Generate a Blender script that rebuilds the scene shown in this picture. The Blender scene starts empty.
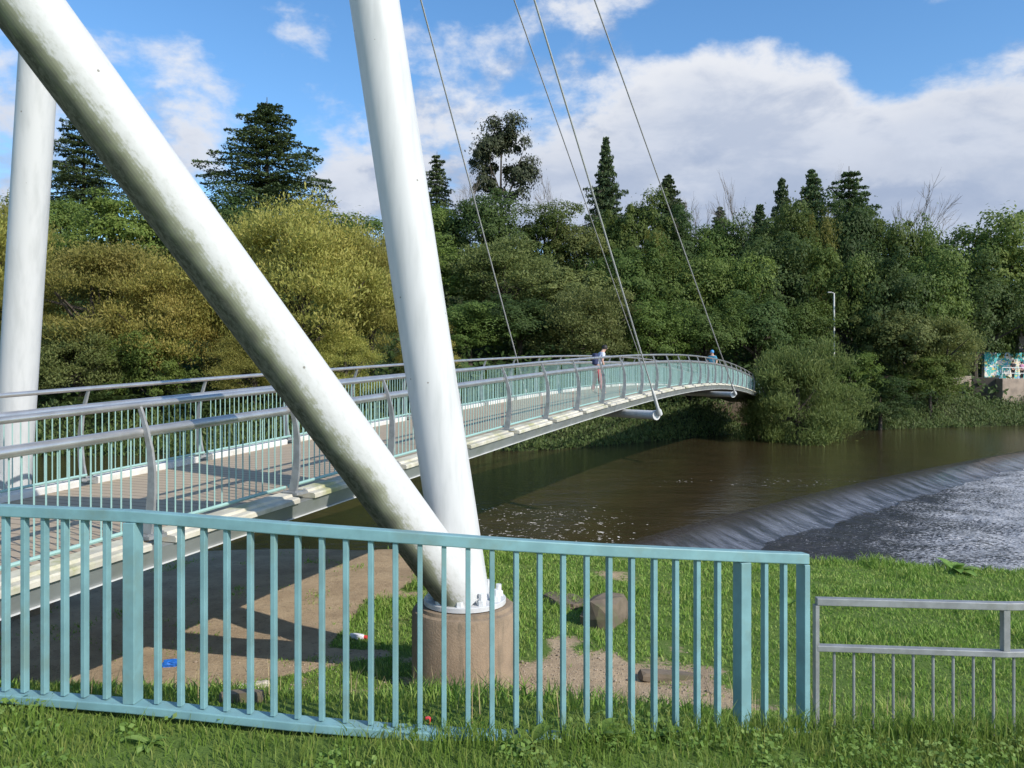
import bpy, math, random
import numpy as np
from mathutils import Vector
rng = np.random.default_rng(7)
random.seed(7)
SC = bpy.context.scene
COL = SC.collection
F = 800.0
R = math.radians
def P(px, py, Y):                       # a point seen at a pixel, at depth Y metres (camera at the origin, looking along +Y)
    return np.array([(px-512)/F*Y, Y, (384-py)/F*Y])

# ------------------------------------------------------------------ materials
MATS = {}
class NT:
    def __init__(s, name, world=False):
        if world:
            s.m = bpy.data.worlds.new(name); s.m.use_nodes = True
        else:
            s.m = bpy.data.materials.new(name); s.m.use_nodes = True
        s.t = s.m.node_tree; s.t.nodes.clear()
    def n(s, typ, **k):
        nd = s.t.nodes.new(typ)
        for a, v in k.items(): setattr(nd, a, v)
        return nd
    def put(s, sock, v):
        if isinstance(v, bpy.types.NodeSocket): s.t.links.new(v, sock)
        elif v is not None:
            if isinstance(v, (tuple, list)) and len(v) == 3 and sock.type == 'RGBA': v = (*v, 1)
            sock.default_value = v
    def math(s, op, a, b=None, c=None, clamp=False):
        nd = s.n('ShaderNodeMath', operation=op, use_clamp=clamp)
        s.put(nd.inputs[0], a)
        if b is not None: s.put(nd.inputs[1], b)
        if c is not None: s.put(nd.inputs[2], c)
        return nd.outputs[0]
    def vec(s, op, a, b=None):
        nd = s.n('ShaderNodeVectorMath', operation=op)
        s.put(nd.inputs[0], a)
        if b is not None: s.put(nd.inputs[1], b)
        return nd.outputs['Value'] if op in ('LENGTH', 'DOT_PRODUCT') else nd.outputs[0]
    def noise(s, vec, scale, detail=4, rough=.55, dist=0):
        nd = s.n('ShaderNodeTexNoise')
        if vec is not None: s.put(nd.inputs['Vector'], vec)
        nd.inputs['Scale'].default_value = scale; nd.inputs['Detail'].default_value = detail
        nd.inputs['Roughness'].default_value = rough; nd.inputs['Distortion'].default_value = dist
        return nd.outputs['Fac']
    def ramp(s, v, a, b, smooth=True):          # map a..b to 0..1
        nd = s.n('ShaderNodeMapRange', interpolation_type='SMOOTHSTEP' if smooth else 'LINEAR')
        s.put(nd.inputs[0], v); nd.inputs[1].default_value = a; nd.inputs[2].default_value = b
        return nd.outputs[0]
    def mix(s, f, a, b):
        nd = s.n('ShaderNodeMix', data_type='RGBA')
        s.put(nd.inputs[0], f); s.put(nd.inputs[6], a); s.put(nd.inputs[7], b)
        return nd.outputs[2]
    def fmix(s, f, a, b):
        nd = s.n('ShaderNodeMix', data_type='FLOAT')
        s.put(nd.inputs[0], f); s.put(nd.inputs[2], a); s.put(nd.inputs[3], b)
        return nd.outputs[0]
    def coord(s, k='Object'):
        return s.n('ShaderNodeTexCoord').outputs[k]
    def pos(s): return s.n('ShaderNodeNewGeometry').outputs['Position']
    def scl(s, v, x, y, z): return s.vec('MULTIPLY', v, (x, y, z))
    def bump(s, h, strength=.5, dist=.01):
        nd = s.n('ShaderNodeBump'); s.put(nd.inputs['Height'], h)
        nd.inputs['Strength'].default_value = strength; nd.inputs['Distance'].default_value = dist
        return nd.outputs[0]
    def pbsdf(s, col, rough=.6, metal=0., normal=None, spec=None, ior=None, coat=None):
        b = s.n('ShaderNodeBsdfPrincipled')
        s.put(b.inputs['Base Color'], col); s.put(b.inputs['Roughness'], rough); s.put(b.inputs['Metallic'], metal)
        if normal is not None: s.put(b.inputs['Normal'], normal)
        if spec is not None: b.inputs['Specular IOR Level'].default_value = spec
        if ior is not None: b.inputs['IOR'].default_value = ior
        if coat is not None: b.inputs['Coat Weight'].default_value = coat
        return b.outputs[0]
    def out(s, sh):
        o = s.n('ShaderNodeOutputMaterial'); s.t.links.new(sh, o.inputs['Surface']); return s.m

def simple(name, col, rough=.6, metal=0., var=.25, scale=6., bumps=.15, bscale=40., dirt=None, dirtamt=.5, spec=None):
    t = NT(name); p = t.coord()
    n1 = t.noise(p, scale, 5, .6); n2 = t.noise(p, bscale, 4, .6)
    c2 = tuple(c*(1-var) for c in col)
    c = t.mix(t.ramp(n1, .35, .68), col, c2)
    if dirt is not None:
        n3 = t.noise(p, scale*.6, 6, .7)
        c = t.mix(t.math('MULTIPLY', t.ramp(n3, .48, .7), dirtamt), c, dirt)
    return t.out(t.pbsdf(c, t.fmix(n2, rough-.08, min(1, rough+.12)), metal, t.bump(n2, bumps, .004), spec))

M = {}
def foliage(name, ca, cb, cc, trans=.48, rough=.6):
    t = NT(name)
    g = t.n('ShaderNodeNewGeometry'); oi = t.n('ShaderNodeObjectInfo')
    r = g.outputs['Random Per Island']
    c = t.mix(t.ramp(r, 0, .7, False), ca, cb)
    c = t.mix(t.ramp(r, .72, 1, False), c, cc)
    n1 = t.noise(t.coord(), 4.5, 3, .6)
    c = t.mix(t.math('MULTIPLY', t.ramp(n1, .45, .72), .6), c, cc)
    hs = t.n('ShaderNodeHueSaturation')
    t.put(hs.inputs['Color'], c)
    t.put(hs.inputs['Value'], t.math('MULTIPLY_ADD', oi.outputs['Random'], .5, .78))
    t.put(hs.inputs['Hue'], t.math('MULTIPLY_ADD', t.math('FRACT', t.math('MULTIPLY', oi.outputs['Random'], 7.31)), .022, .484))
    t.put(hs.inputs['Saturation'], .95)
    b = t.pbsdf(hs.outputs[0], rough, spec=.25)
    tr = t.n('ShaderNodeBsdfTranslucent'); t.put(tr.inputs[0], hs.outputs[0])
    mx = t.n('ShaderNodeMixShader'); mx.inputs[0].default_value = trans
    t.t.links.new(b, mx.inputs[1]); t.t.links.new(tr.outputs[0], mx.inputs[2])
    return t.out(mx.outputs[0])

M['broad'] = foliage('leaf_green', (.088, .145, .026), (.118, .185, .034), (.17, .228, .046))
M['bright'] = foliage('leaf_bright', (.09, .145, .022), (.125, .19, .03), (.18, .235, .045))
M['grey'] = foliage('leaf_greyish', (.125, .155, .04), (.165, .195, .052), (.21, .235, .07))
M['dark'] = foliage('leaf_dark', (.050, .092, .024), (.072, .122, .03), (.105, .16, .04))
M['willow'] = foliage('leaf_willow', (.26, .265, .05), (.34, .34, .065), (.42, .37, .085))
M['rust'] = foliage('leaf_rusty_willow', (.26, .255, .05), (.34, .32, .062), (.43, .34, .075))
M['yellow'] = foliage('leaf_yellowing', (.12, .14, .02), (.19, .20, .03), (.28, .26, .04))
M['bushleaf'] = foliage('leaf_bush', (.11, .155, .036), (.15, .20, .046), (.20, .24, .065))
M['needle'] = foliage('needles', (.05, .084, .032), (.072, .112, .038), (.11, .15, .05), .15)
M['pine'] = foliage('pine_needles', (.034, .048, .022), (.05, .064, .027), (.07, .082, .032), .12)
M['grass'] = foliage('grass_blades', (.15, .28, .03), (.21, .37, .045), (.36, .42, .10), .45)
M['grassdry'] = foliage('grass_blades_mixed', (.125, .25, .03), (.18, .33, .043), (.32, .38, .10), .35)
M['dock'] = foliage('dock_leaves', (.13, .25, .04), (.18, .31, .05), (.25, .36, .09), .35)
M['reed'] = foliage('bank_plants', (.05, .085, .018), (.08, .12, .026), (.13, .155, .045), .3)
M['bark'] = simple('bark', (.075, .06, .045), .9, var=.4, scale=8, bumps=.6, bscale=25)
M['twig'] = simple('bare_twigs', (.20, .17, .14), .9, var=.3, scale=3)

def white_paint():
    t = NT('white_paint'); p = t.coord()
    st = t.noise(t.scl(p, 6, 6, .8), 1.5, 5, .6)
    c = t.mix(t.ramp(st, .4, .75), (.57, .57, .56), (.48, .485, .475))
    v = t.n('ShaderNodeTexVoronoi'); t.put(v.inputs['Vector'], t.pos()); v.inputs['Scale'].default_value = 4.2
    v.inputs['Randomness'].default_value = 1
    pick = t.noise(t.pos(), 2.1, 1)
    spot = t.math('MULTIPLY', t.math('LESS_THAN', v.outputs['Distance'], .05), t.math('GREATER_THAN', pick, .40))
    c = t.mix(spot, c, (.25, .23, .2))
    return t.out(t.pbsdf(c, .5, 0, t.bump(t.noise(p, 30, 3), .04, .002), spec=.3))
AXS = tuple(Vector((-.49, -.39, .78)).normalized())
def mossy_paint(axis):
    # algae growing along the underside of the leaning strut
    t = NT('white_paint_mossy'); p = t.pos()
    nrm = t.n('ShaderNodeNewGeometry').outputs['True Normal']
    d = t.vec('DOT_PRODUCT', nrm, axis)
    al = t.vec('DOT_PRODUCT', p, AXS); cbn = t.n('ShaderNodeVectorMath', operation='SCALE'); cbn.inputs[0].default_value = AXS; t.put(cbn.inputs['Scale'], t.math('MULTIPLY', al, -.5))
    q = t.vec('ADD', p, cbn.outputs[0])
    n1 = t.noise(q, 6, 10, .78); n2 = t.noise(q, 24, 6, .75); n3 = t.noise(p, .8, 3, .5)
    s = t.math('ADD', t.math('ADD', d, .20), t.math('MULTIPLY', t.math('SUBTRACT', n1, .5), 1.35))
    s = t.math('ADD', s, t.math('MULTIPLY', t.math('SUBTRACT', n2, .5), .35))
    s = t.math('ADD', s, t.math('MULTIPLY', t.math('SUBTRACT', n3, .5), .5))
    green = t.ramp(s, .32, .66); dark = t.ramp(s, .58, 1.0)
    c = t.mix(t.ramp(n2, .4, .75), (.57, .57, .555), (.49, .49, .465))
    v = t.n('ShaderNodeTexVoronoi'); t.put(v.inputs['Vector'], p); v.inputs['Scale'].default_value = 4.2
    spot = t.math('MULTIPLY', t.math('LESS_THAN', v.outputs['Distance'], .05), t.math('GREATER_THAN', t.noise(p, 2.1, 1), .40))
    c = t.mix(spot, c, (.22, .21, .18))
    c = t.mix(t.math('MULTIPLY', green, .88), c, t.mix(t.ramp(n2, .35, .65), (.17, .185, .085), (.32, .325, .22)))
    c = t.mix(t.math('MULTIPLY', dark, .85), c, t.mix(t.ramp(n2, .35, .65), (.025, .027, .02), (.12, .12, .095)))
    return t.out(t.pbsdf(c, t.fmix(green, .5, .95), 0, t.bump(n2, .15, .003), spec=.3))
M['white'] = white_paint()
M['mossy'] = mossy_paint(tuple(Vector((-.62, -.25, -.74)).normalized()))
M['teal'] = simple('teal_paint', (.19, .355, .375), .5, var=.22, scale=4.5, bumps=.08, bscale=60, dirt=(.16, .22, .17), dirtamt=.45)
M['tealthin'] = simple('teal_paint_bridge', (.29, .46, .42), .5, var=.1, scale=2, bumps=.03, dirt=(.25, .33, .25), dirtamt=.3)
M['steel'] = simple('brushed_steel', (.60, .58, .56), .32, .75, var=.18, scale=4, bumps=.04, bscale=80)
M['galv'] = simple('galvanised_steel', (.34, .345, .345), .55, .35, var=.25, scale=9, bumps=.08, bscale=50, dirt=(.22, .22, .18), dirtamt=.4)
M['fascia'] = simple('grey_steel_beam', (.30, .32, .31), .5, .2, var=.2, scale=2, bumps=.05, dirt=(.2, .22, .14), dirtamt=.5)
M['darksteel'] = simple('dark_girder', (.16, .17, .16), .7, .1, var=.3, scale=2)
M['flange'] = simple('pale_flange', (.62, .62, .6), .5, 0, var=.1, scale=2)
M['kerb'] = simple('stained_kerb', (.60, .56, .46), .85, var=.3, scale=2.6, bumps=.4, bscale=30, dirt=(.30, .30, .13), dirtamt=.9)
M['kerbfar'] = simple('pale_kerb', (.66, .64, .60), .8, var=.15, scale=2, bumps=.2, dirt=(.35, .33, .2), dirtamt=.5)
M['stone'] = simple('wall_stone', (.33, .26, .20), .95, var=.35, scale=1.2, bumps=.6, bscale=4)
M['rock'] = simple('broken_concrete', (.17, .13, .09), .95, var=.35, scale=5, bumps=.8, bscale=22, dirt=(.10, .12, .04), dirtamt=.6)
M['bolt'] = simple('painted_bolt', (.72, .73, .72), .4, .0, var=.2, scale=20)
M['cable'] = simple('cable_steel', (.50, .50, .49), .45, .4, var=.05, scale=1, bumps=0)
M['blue'] = simple('blue_plastic', (.02, .16, .62), .4, var=.3, scale=20)
M['card'] = simple('litter_card', (.62, .55, .45), .8, var=.3, scale=14)
M['redplastic'] = simple('red_plastic', (.65, .05, .05), .4, var=.1)
M['plasticw'] = simple('white_plastic', (.75, .75, .78), .4, var=.1)

def deck_mat():
    t = NT('deck_boards'); p = t.coord('UV')
    sp = t.n('ShaderNodeSeparateXYZ'); t.put(sp.inputs[0], p)
    fr = t.math('FRACT', t.math('MULTIPLY', sp.outputs[0], 1/.145))
    gap = t.math('LESS_THAN', fr, .10)
    n = t.noise(p, 2.5, 6, .6); n2 = t.noise(p, 60, 3, .6)
    board = t.n('ShaderNodeTexWhiteNoise', noise_dimensions='1D'); t.put(board.inputs['W'], t.math('FLOOR', t.math('MULTIPLY', sp.outputs[0], 1/.145)))
    c = t.mix(n, (.44, .345, .235), (.34, .265, .18))
    c = t.mix(t.math('MULTIPLY', board.outputs[0], .35), c, (.36, .29, .22))
    c = t.mix(gap, c, (.12, .09, .065))
    return t.out(t.pbsdf(c, .85, 0, t.bump(t.math('ADD', n2, t.math('MULTIPLY', gap, -3)), .4, .004)))
M['deck'] = deck_mat()
def plinth_mat():
    t = NT('weathered_concrete'); p = t.coord()
    n = t.noise(p, 3, 8, .65); n2 = t.noise(p, 45, 4, .7); st = t.noise(t.scl(p, 9, 9, .9), 1.3, 5, .6)
    c = t.mix(t.ramp(n, .35, .7), (.30, .22, .145), (.20, .15, .10))
    c = t.mix(t.math('MULTIPLY', t.ramp(st, .5, .72), .6), c, (.12, .10, .07))
    c = t.mix(t.math('MULTIPLY', t.ramp(n2, .62, .75), .45), c, (.42, .37, .30))
    return t.out(t.pbsdf(c, .95, 0, t.bump(t.math('ADD', n2, n), .7, .012)))
M['plinth'] = plinth_mat()
def ground_mat():
    t = NT('ground'); p = t.pos()
    at = t.n('ShaderNodeAttribute', attribute_name='bare').outputs['Fac']
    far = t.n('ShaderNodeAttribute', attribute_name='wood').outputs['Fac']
    n1 = t.noise(p, 1.6, 6, .65); n2 = t.noise(p, 14, 5, .7); n3 = t.noise(p, 60, 3, .7)
    b = t.math('ADD', at, t.math('MULTIPLY', t.math('SUBTRACT', n2, .5), .9))
    b = t.math('ADD', b, t.math('MULTIPLY', t.math('SUBTRACT', n1, .5), .5))
    b = t.ramp(b, .38, .62)
    grass = t.mix(n2, (.075, .14, .022), (.14, .19, .045))
    dirt = t.mix(t.ramp(n1, .35, .65), (.45, .335, .21), (.33, .24, .15))
    dirt = t.mix(t.math('MULTIPLY', t.ramp(n3, .52, .66), .6), dirt, (.50, .40, .28))
    dirt = t.mix(t.math('MULTIPLY', t.ramp(n2, .56, .68), .55), dirt, (.20, .145, .09))
    v = t.n('ShaderNodeTexVoronoi'); t.put(v.inputs['Vector'], p); v.inputs['Scale'].default_value = 22
    dirt = t.mix(t.math('MULTIPLY', t.ramp(v.outputs['Distance'], .5, .2), t.math('MULTIPLY', t.ramp(n2, .5, .62), .5)), dirt, (.17, .13, .09))
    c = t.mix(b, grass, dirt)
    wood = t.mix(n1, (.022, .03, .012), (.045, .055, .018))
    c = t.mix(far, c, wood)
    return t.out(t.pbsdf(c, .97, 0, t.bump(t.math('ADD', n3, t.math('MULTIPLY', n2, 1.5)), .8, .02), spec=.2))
M['ground'] = ground_mat()
def pool_mat():
    t = NT('river_water'); p = t.pos()
    big = t.noise(t.scl(p, .5, 1.0, 1), 1.0, 3, .5)
    w1 = t.noise(t.scl(p, 1, 1.7, 1), 2.6, 5, .55); w2 = t.noise(t.scl(p, 1, 2.0, 1), 9, 3, .5)
    h = t.math('ADD', t.math('MULTIPLY', w1, .8), t.math('MULTIPLY', w2, .16))
    h = t.math('ADD', h, t.math('MULTIPLY', big, .9))
    nr = t.bump(h, .42, .09)
    base = t.mix(t.ramp(big, .35, .65), (.040, .029, .014), (.054, .038, .018))
    # foam flecks drifting on the pool
    sp = t.n('ShaderNodeSeparateXYZ'); t.put(sp.inputs[0], p)
    dx = t.math('DIVIDE', t.math('SUBTRACT', sp.outputs[0], 0.2), 4.6); dy = t.math('DIVIDE', t.math('SUBTRACT', sp.outputs[1], 20.5), 5.0)
    rr = t.math('ADD', t.math('MULTIPLY', dx, dx), t.math('MULTIPLY', dy, dy))
    zone = t.ramp(rr, 1.3, .1)
    dx2 = t.math('DIVIDE', t.math('SUBTRACT', sp.outputs[0], 9), 6); dy2 = t.math('DIVIDE', t.math('SUBTRACT', sp.outputs[1], 29.5), 2.2)
    zone2 = t.ramp(t.math('ADD', t.math('MULTIPLY', dx2, dx2), t.math('MULTIPLY', dy2, dy2)), 1.2, .2)
    zone = t.math('MAXIMUM', zone, t.math('MULTIPLY', zone2, .7))
    f1 = t.noise(t.scl(p, 1, .8, 1), 9.0, 4, .6); f2 = t.noise(p, 1.1, 3, .6)
    thr = t.math('ADD', f1, t.math('MULTIPLY', t.math('SUBTRACT', f2, .5), .45))
    fo = t.ramp(t.math('MULTIPLY_ADD', zone, .17, thr), .80, .84)
    c = t.mix(fo, base, (.62, .58, .52))
    return t.out(t.pbsdf(c, t.fmix(fo, .07, .8), 0, nr, ior=1.33))
def lower_mat():
    t = NT('rapid_water'); p = t.pos()
    w0 = t.noise(p, 1.2, 3, .6); w1 = t.noise(t.scl(p, 1, 1.5, 1), 3.6, 6, .65); w2 = t.noise(p, 13, 4, .65)
    h = t.math('ADD', t.math('MULTIPLY', w1, 1.0), t.math('MULTIPLY', w2, .4)); h = t.math('ADD', h, t.math('MULTIPLY', w0, .4))
    nr = t.bump(h, .85, .16)
    sp = t.n('ShaderNodeSeparateXYZ'); t.put(sp.inputs[0], p)
    z = t.ramp(t.math('SUBTRACT', sp.outputs[0], t.math('MULTIPLY', t.math('SUBTRACT', sp.outputs[1], 14), .62)), 3.0, 9.0)
    f1 = t.noise(t.scl(p, 1, 1.7, 1), 11, 7, .7); f2 = t.noise(p, .8, 3, .6)
    fo = t.math('MULTIPLY', t.ramp(t.math('ADD', t.math('ADD', f1, t.math('MULTIPLY', t.math('SUBTRACT', f2, .5), .3)), t.math('MULTIPLY', z, .18)), .58, .76), .85)
    c = t.mix(fo, (.045, .043, .045), (.62, .61, .61))
    return t.out(t.pbsdf(c, t.fmix(fo, .16, .7), 0, nr, ior=1.33))
def weir_mat():
    t = NT('weir_water'); p = t.coord('UV')      # u along the crest, v down the face (metres)
    s1 = t.noise(t.scl(p, .9, .3, 1), 2.2, 5, .6); s2 = t.noise(t.scl(p, 5, 1.2, 1), 3, 4, .6)
    nr = t.bump(t.math('ADD', t.math('MULTIPLY', s1, 1.3), t.math('MULTIPLY', s2, .5)), .8, .13)
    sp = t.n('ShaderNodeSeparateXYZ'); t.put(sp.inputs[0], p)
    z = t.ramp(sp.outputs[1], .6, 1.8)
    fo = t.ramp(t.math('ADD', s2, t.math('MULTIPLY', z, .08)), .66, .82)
    c = t.mix(t.ramp(sp.outputs[1], .1, 1.2), (.04, .03, .018), t.mix(t.ramp(s1, .38, .62), (.045, .05, .06), (.16, .17, .20)))  # bluish grey lower face: aerated water, with the sky sheen put into the colour
    c = t.mix(t.math('MULTIPLY', fo, .8), c, (.6, .6, .62))
    return t.out(t.pbsdf(c, t.fmix(fo, .10, .6), 0, nr, ior=1.33))
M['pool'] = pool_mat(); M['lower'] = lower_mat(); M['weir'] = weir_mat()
def mural_mat():
    t = NT('sprayed_wall_paint'); p = t.coord()
    n1 = t.noise(t.scl(p, 1, 1, 1.3), .75, 3, .6, 1.2); n2 = t.noise(p, 2.2, 3, .7, 1.5); n3 = t.noise(p, 1.3, 2, .5, 2)
    c = t.mix(t.ramp(n1, .46, .5), (.62, .58, .52), (.04, .36, .36))
    c = t.mix(t.ramp(n2, .56, .6), c, (.62, .48, .12))
    c = t.mix(t.ramp(n3, .60, .64), c, (.16, .30, .52))
    c = t.mix(t.ramp(n2, .38, .34), c, (.66, .62, .60))
    return t.out(t.pbsdf(c, .8))
M['mural'] = mural_mat()

# ------------------------------------------------------------------ mesh helpers
class MB:
    def __init__(s): s.v = []; s.f = []; s.n = 0; s.uv = None
    def add(s, v, f):
        v = np.asarray(v, float).reshape(-1, 3)
        s.v.append(v); s.f.extend([tuple(i+s.n for i in q) for q in f]); s.n += len(v); return s
    def box(s, c, ax, ay, az):                     # centre and three half-axis vectors
        c = np.array(c, float); ax, ay, az = map(lambda a: np.array(a, float), (ax, ay, az))
        v = [c+sx*ax+sy*ay+sz*az for sz in (-1, 1) for sx, sy in ((-1,-1),(1,-1),(1,1),(-1,1))]
        return s.add(v, [(3,2,1,0),(4,5,6,7),(0,1,5,4),(1,2,6,5),(2,3,7,6),(3,0,4,7)])
    def tube(s, pts, r, n=8, cap=True):
        pts = [np.array(p, float) for p in pts]
        rs = r if hasattr(r, '__len__') else [r]*len(pts)
        V = []; prev = None
        for i, p in enumerate(pts):
            d = pts[min(i+1, len(pts)-1)]-pts[max(i-1, 0)]; d = d/(np.linalg.norm(d)+1e-9)
            a = np.cross(d, (0, 0, 1.)) if prev is None else prev-d*np.dot(prev, d)
            if np.linalg.norm(a) < 1e-3: a = np.cross(d, (0, 1., 0))
            a /= np.linalg.norm(a); prev = a; b = np.cross(d, a)
            for k in range(n):
                q = 2*math.pi*k/n; V.append(p+rs[i]*(math.cos(q)*a+math.sin(q)*b))
        Fc = [(i*n+k, i*n+(k+1) % n, (i+1)*n+(k+1) % n, (i+1)*n+k) for i in range(len(pts)-1) for k in range(n)]
        if cap: Fc += [tuple(range(n-1, -1, -1)), tuple((len(pts)-1)*n+k for k in range(n))]
        return s.add(V, Fc)
    def lathe(s, c, prof, n=48, axis=None):        # prof: (r, z) pairs around vertical axis at c
        V = []; c = np.array(c, float)
        for r, z in prof:
            for k in range(n):
                q = 2*math.pi*k/n; V.append(c+(r*math.cos(q), r*math.sin(q), z))
        m = len(prof)
        Fc = [(i*n+k, i*n+(k+1) % n, (i+1)*n+(k+1) % n, (i+1)*n+k) for i in range(m-1) for k in range(n)]
        Fc += [tuple(range(n-1, -1, -1)), tuple((m-1)*n+k for k in range(n))]
        return s.add(V, Fc)
    def build(s, name, mat, parent=None, smooth=False, bevel=0, origin=None):
        V = np.concatenate(s.v)
        if origin is not None: V = V-np.array(origin)
        me = bpy.data.meshes.new(name); me.from_pydata(V.tolist(), [], s.f); me.update()
        me.materials.append(mat)
        if smooth:
            me.polygons.foreach_set('use_smooth', np.ones(len(me.polygons), bool))
        o = bpy.data.objects.new(name, me); COL.objects.link(o)
        if origin is not None: o.location = origin
        if parent is not None:
            o.parent = parent
            o.matrix_parent_inverse = parent.matrix_basis.inverted()
        if bevel:
            md = o.modifiers.new('bevel', 'BEVEL'); md.width = bevel; md.segments = 2; md.limit_method = 'ANGLE'
        if smooth:
            try: me.set_sharp_from_angle(angle=R(40))
            except Exception: pass
        return o
def fastmesh(name, V, loops, sizes, mat):
    """V (n,3), loops flat index array, sizes: verts per face array"""
    me = bpy.data.meshes.new(name)
    me.vertices.add(len(V)); me.vertices.foreach_set('co', np.asarray(V, np.float32).ravel())
    me.loops.add(len(loops)); me.loops.foreach_set('vertex_index', np.asarray(loops, np.int32))
    me.polygons.add(len(sizes)); st = np.concatenate([[0], np.cumsum(sizes)[:-1]]).astype(np.int32)
    me.polygons.foreach_set('loop_start', st); me.polygons.foreach_set('loop_total', np.asarray(sizes, np.int32))
    me.update(calc_edges=True); me.validate(); me.materials.append(mat)
    return me
def link(name, me, parent=None, loc=None):
    o = bpy.data.objects.new(name, me); COL.objects.link(o)
    if parent is not None: o.parent = parent
    if loc is not None: o.location = loc
    return o
def empty(name, loc=(0, 0, 0)):
    o = bpy.data.objects.new(name, None); COL.objects.link(o); o.location = loc; o.empty_display_size = .3; return o
def tag(o, label=None, cat=None, group=None, kind=None):
    if label: o['label'] = label
    if cat: o['category'] = cat
    if group: o['group'] = group
    if kind: o['kind'] = kind
    return o

# ------------------------------------------------------------------ terrain
def sstep(a, b, x):
    t = np.clip((np.asarray(x, float)-a)/(b-a), 0, 1); return t*t*(3-2*t)
FBX = [-400, -60, -20.6, .4, 4.0, 13, 18, 41.8, 120, 400]
FBY = [30, 38, 40, 43, 45.5, 55.0, 58.8, 68.6, 95, 190]
def yfar(x): return np.interp(x, FBX, FBY)
def ynear(x): return np.where(x > 0, 15.4-.2*np.minimum(x, 30)-.06*np.maximum(0, x-30), 15.4)
def vnoise(x, y, s, seed=0):
    x = np.asarray(x, float)/s+seed*13.7; y = np.asarray(y, float)/s+seed*7.3
    xi = np.floor(x); yi = np.floor(y); fx = x-xi; fy = y-yi
    fx = fx*fx*(3-2*fx); fy = fy*fy*(3-2*fy)
    def h(a, b): q = np.sin(a*127.1+b*311.7)*43758.5453; return q-np.floor(q)
    return (h(xi, yi)*(1-fx)+h(xi+1, yi)*fx)*(1-fy)+(h(xi, yi+1)*(1-fx)+h(xi+1, yi+1)*fx)*fy
FX = [-3.2, -2.6, -2.13, -1.2, -.61, 0, .5, 1.37, 1.8, 4]
FG = [-1.83, -1.845, -1.88, -1.925, -1.93, -1.95, -1.98, -2.06, -2.10, -2.16]
def ground(x, y):
    x = np.asarray(x, float); y = np.asarray(y, float)
    plat = np.interp(x, FX, FG)
    low = -3.18+.05*(vnoise(x, y, 1.7, 1)-.5)+.02*(vnoise(x, y, .4, 2)-.5)
    k = np.clip((y-4.75)/(8.0-4.75), 0, 1); k = k*.55+.45*k*k*(3-2*k)
    z = plat+(low-plat)*k+.04*(vnoise(x, y, .8, 5)-.5)*(y > 4.9)
    z = z+np.maximum(0, x-2.5)*0.012*k*0
    yn = ynear(x); z = z+(-6.0-z)*sstep(yn-.1, yn+1.9, y)
    yf = yfar(x); d = y-yf
    far = -6+sstep(-5, 0, d)*2.4
    far = far+sstep(0, 2.2, d)*1.7+sstep(2.5, 9, d)*1.9+.6*(vnoise(x, y, 3, 3)-.5)*sstep(0, 3, d)
    far = far+np.clip((d-12)*.33, 0, 17.5)
    return np.where(d > -5, far, z)
def G(x, y): return float(ground(x, y))

TH = R(22.9); ST, CT = math.sin(TH), math.cos(TH)
def BW(t, L): return t*ST-L*CT, t*CT+L*ST
def bare(x, y):
    x = np.asarray(x, float); y = np.asarray(y, float)
    # worn ground under the bridge: left of a line through (-1.65,13.5) and (-2.43,10.7)
    side = (x-(-1.65))*(-2.8)-(y-13.5)*(-.78)       # >0 : left of the line
    a = sstep(-.5, .5, side/2.9)*sstep(8.1, 8.7, y)*sstep(17, 15.9, y)
    a = np.where(x < -2.2, np.maximum(a, sstep(7.7, 8.4, y+.25*(x+3))*sstep(16, 15.5, y)), a)
    r = np.sqrt(((x-.05)/1.5)**2+((y-8.25)/1.25)**2); b = sstep(1.15, .8, r)
    r2 = np.sqrt(((x-.7)/.6)**2+((y-9.2)/.9)**2); b = np.maximum(b, sstep(1.2, .7, r2)*.85)
    r3 = np.sqrt(((x+2.2)/1.3)**2+((y-9.1)/.6)**2); b = np.maximum(b, sstep(1.2, .8, r3))
    r4 = np.sqrt(((x+.1)/1.9)**2+((y-7.25)/.6)**2); b = np.maximum(b, sstep(1.2, .6, r4)*.75)
    a = np.maximum(a, b)
    gl = sstep(.15, -.15, (y-8.25)-(x+3.3)*.62)*sstep(-.85, -1.1, x)
    a = a*(1-.85*gl)
    edge = sstep(.9, .1, np.abs(y-ynear(x)-.9))*.5
    v = np.clip(np.maximum(a, edge), 0, 1)
    q = vnoise(x, y, .9, 41)*.5+vnoise(x, y, .35, 42)*.5-.5
    loc = sstep(5.2, 6.2, y)*sstep(16, 14, y)*sstep(3.6, 2.0, x)
    return np.clip(v+q*1.9*loc*np.where(x < -2.4, .6, 1)+.12*loc*sstep(10, 8, y), 0, 1)
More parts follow.
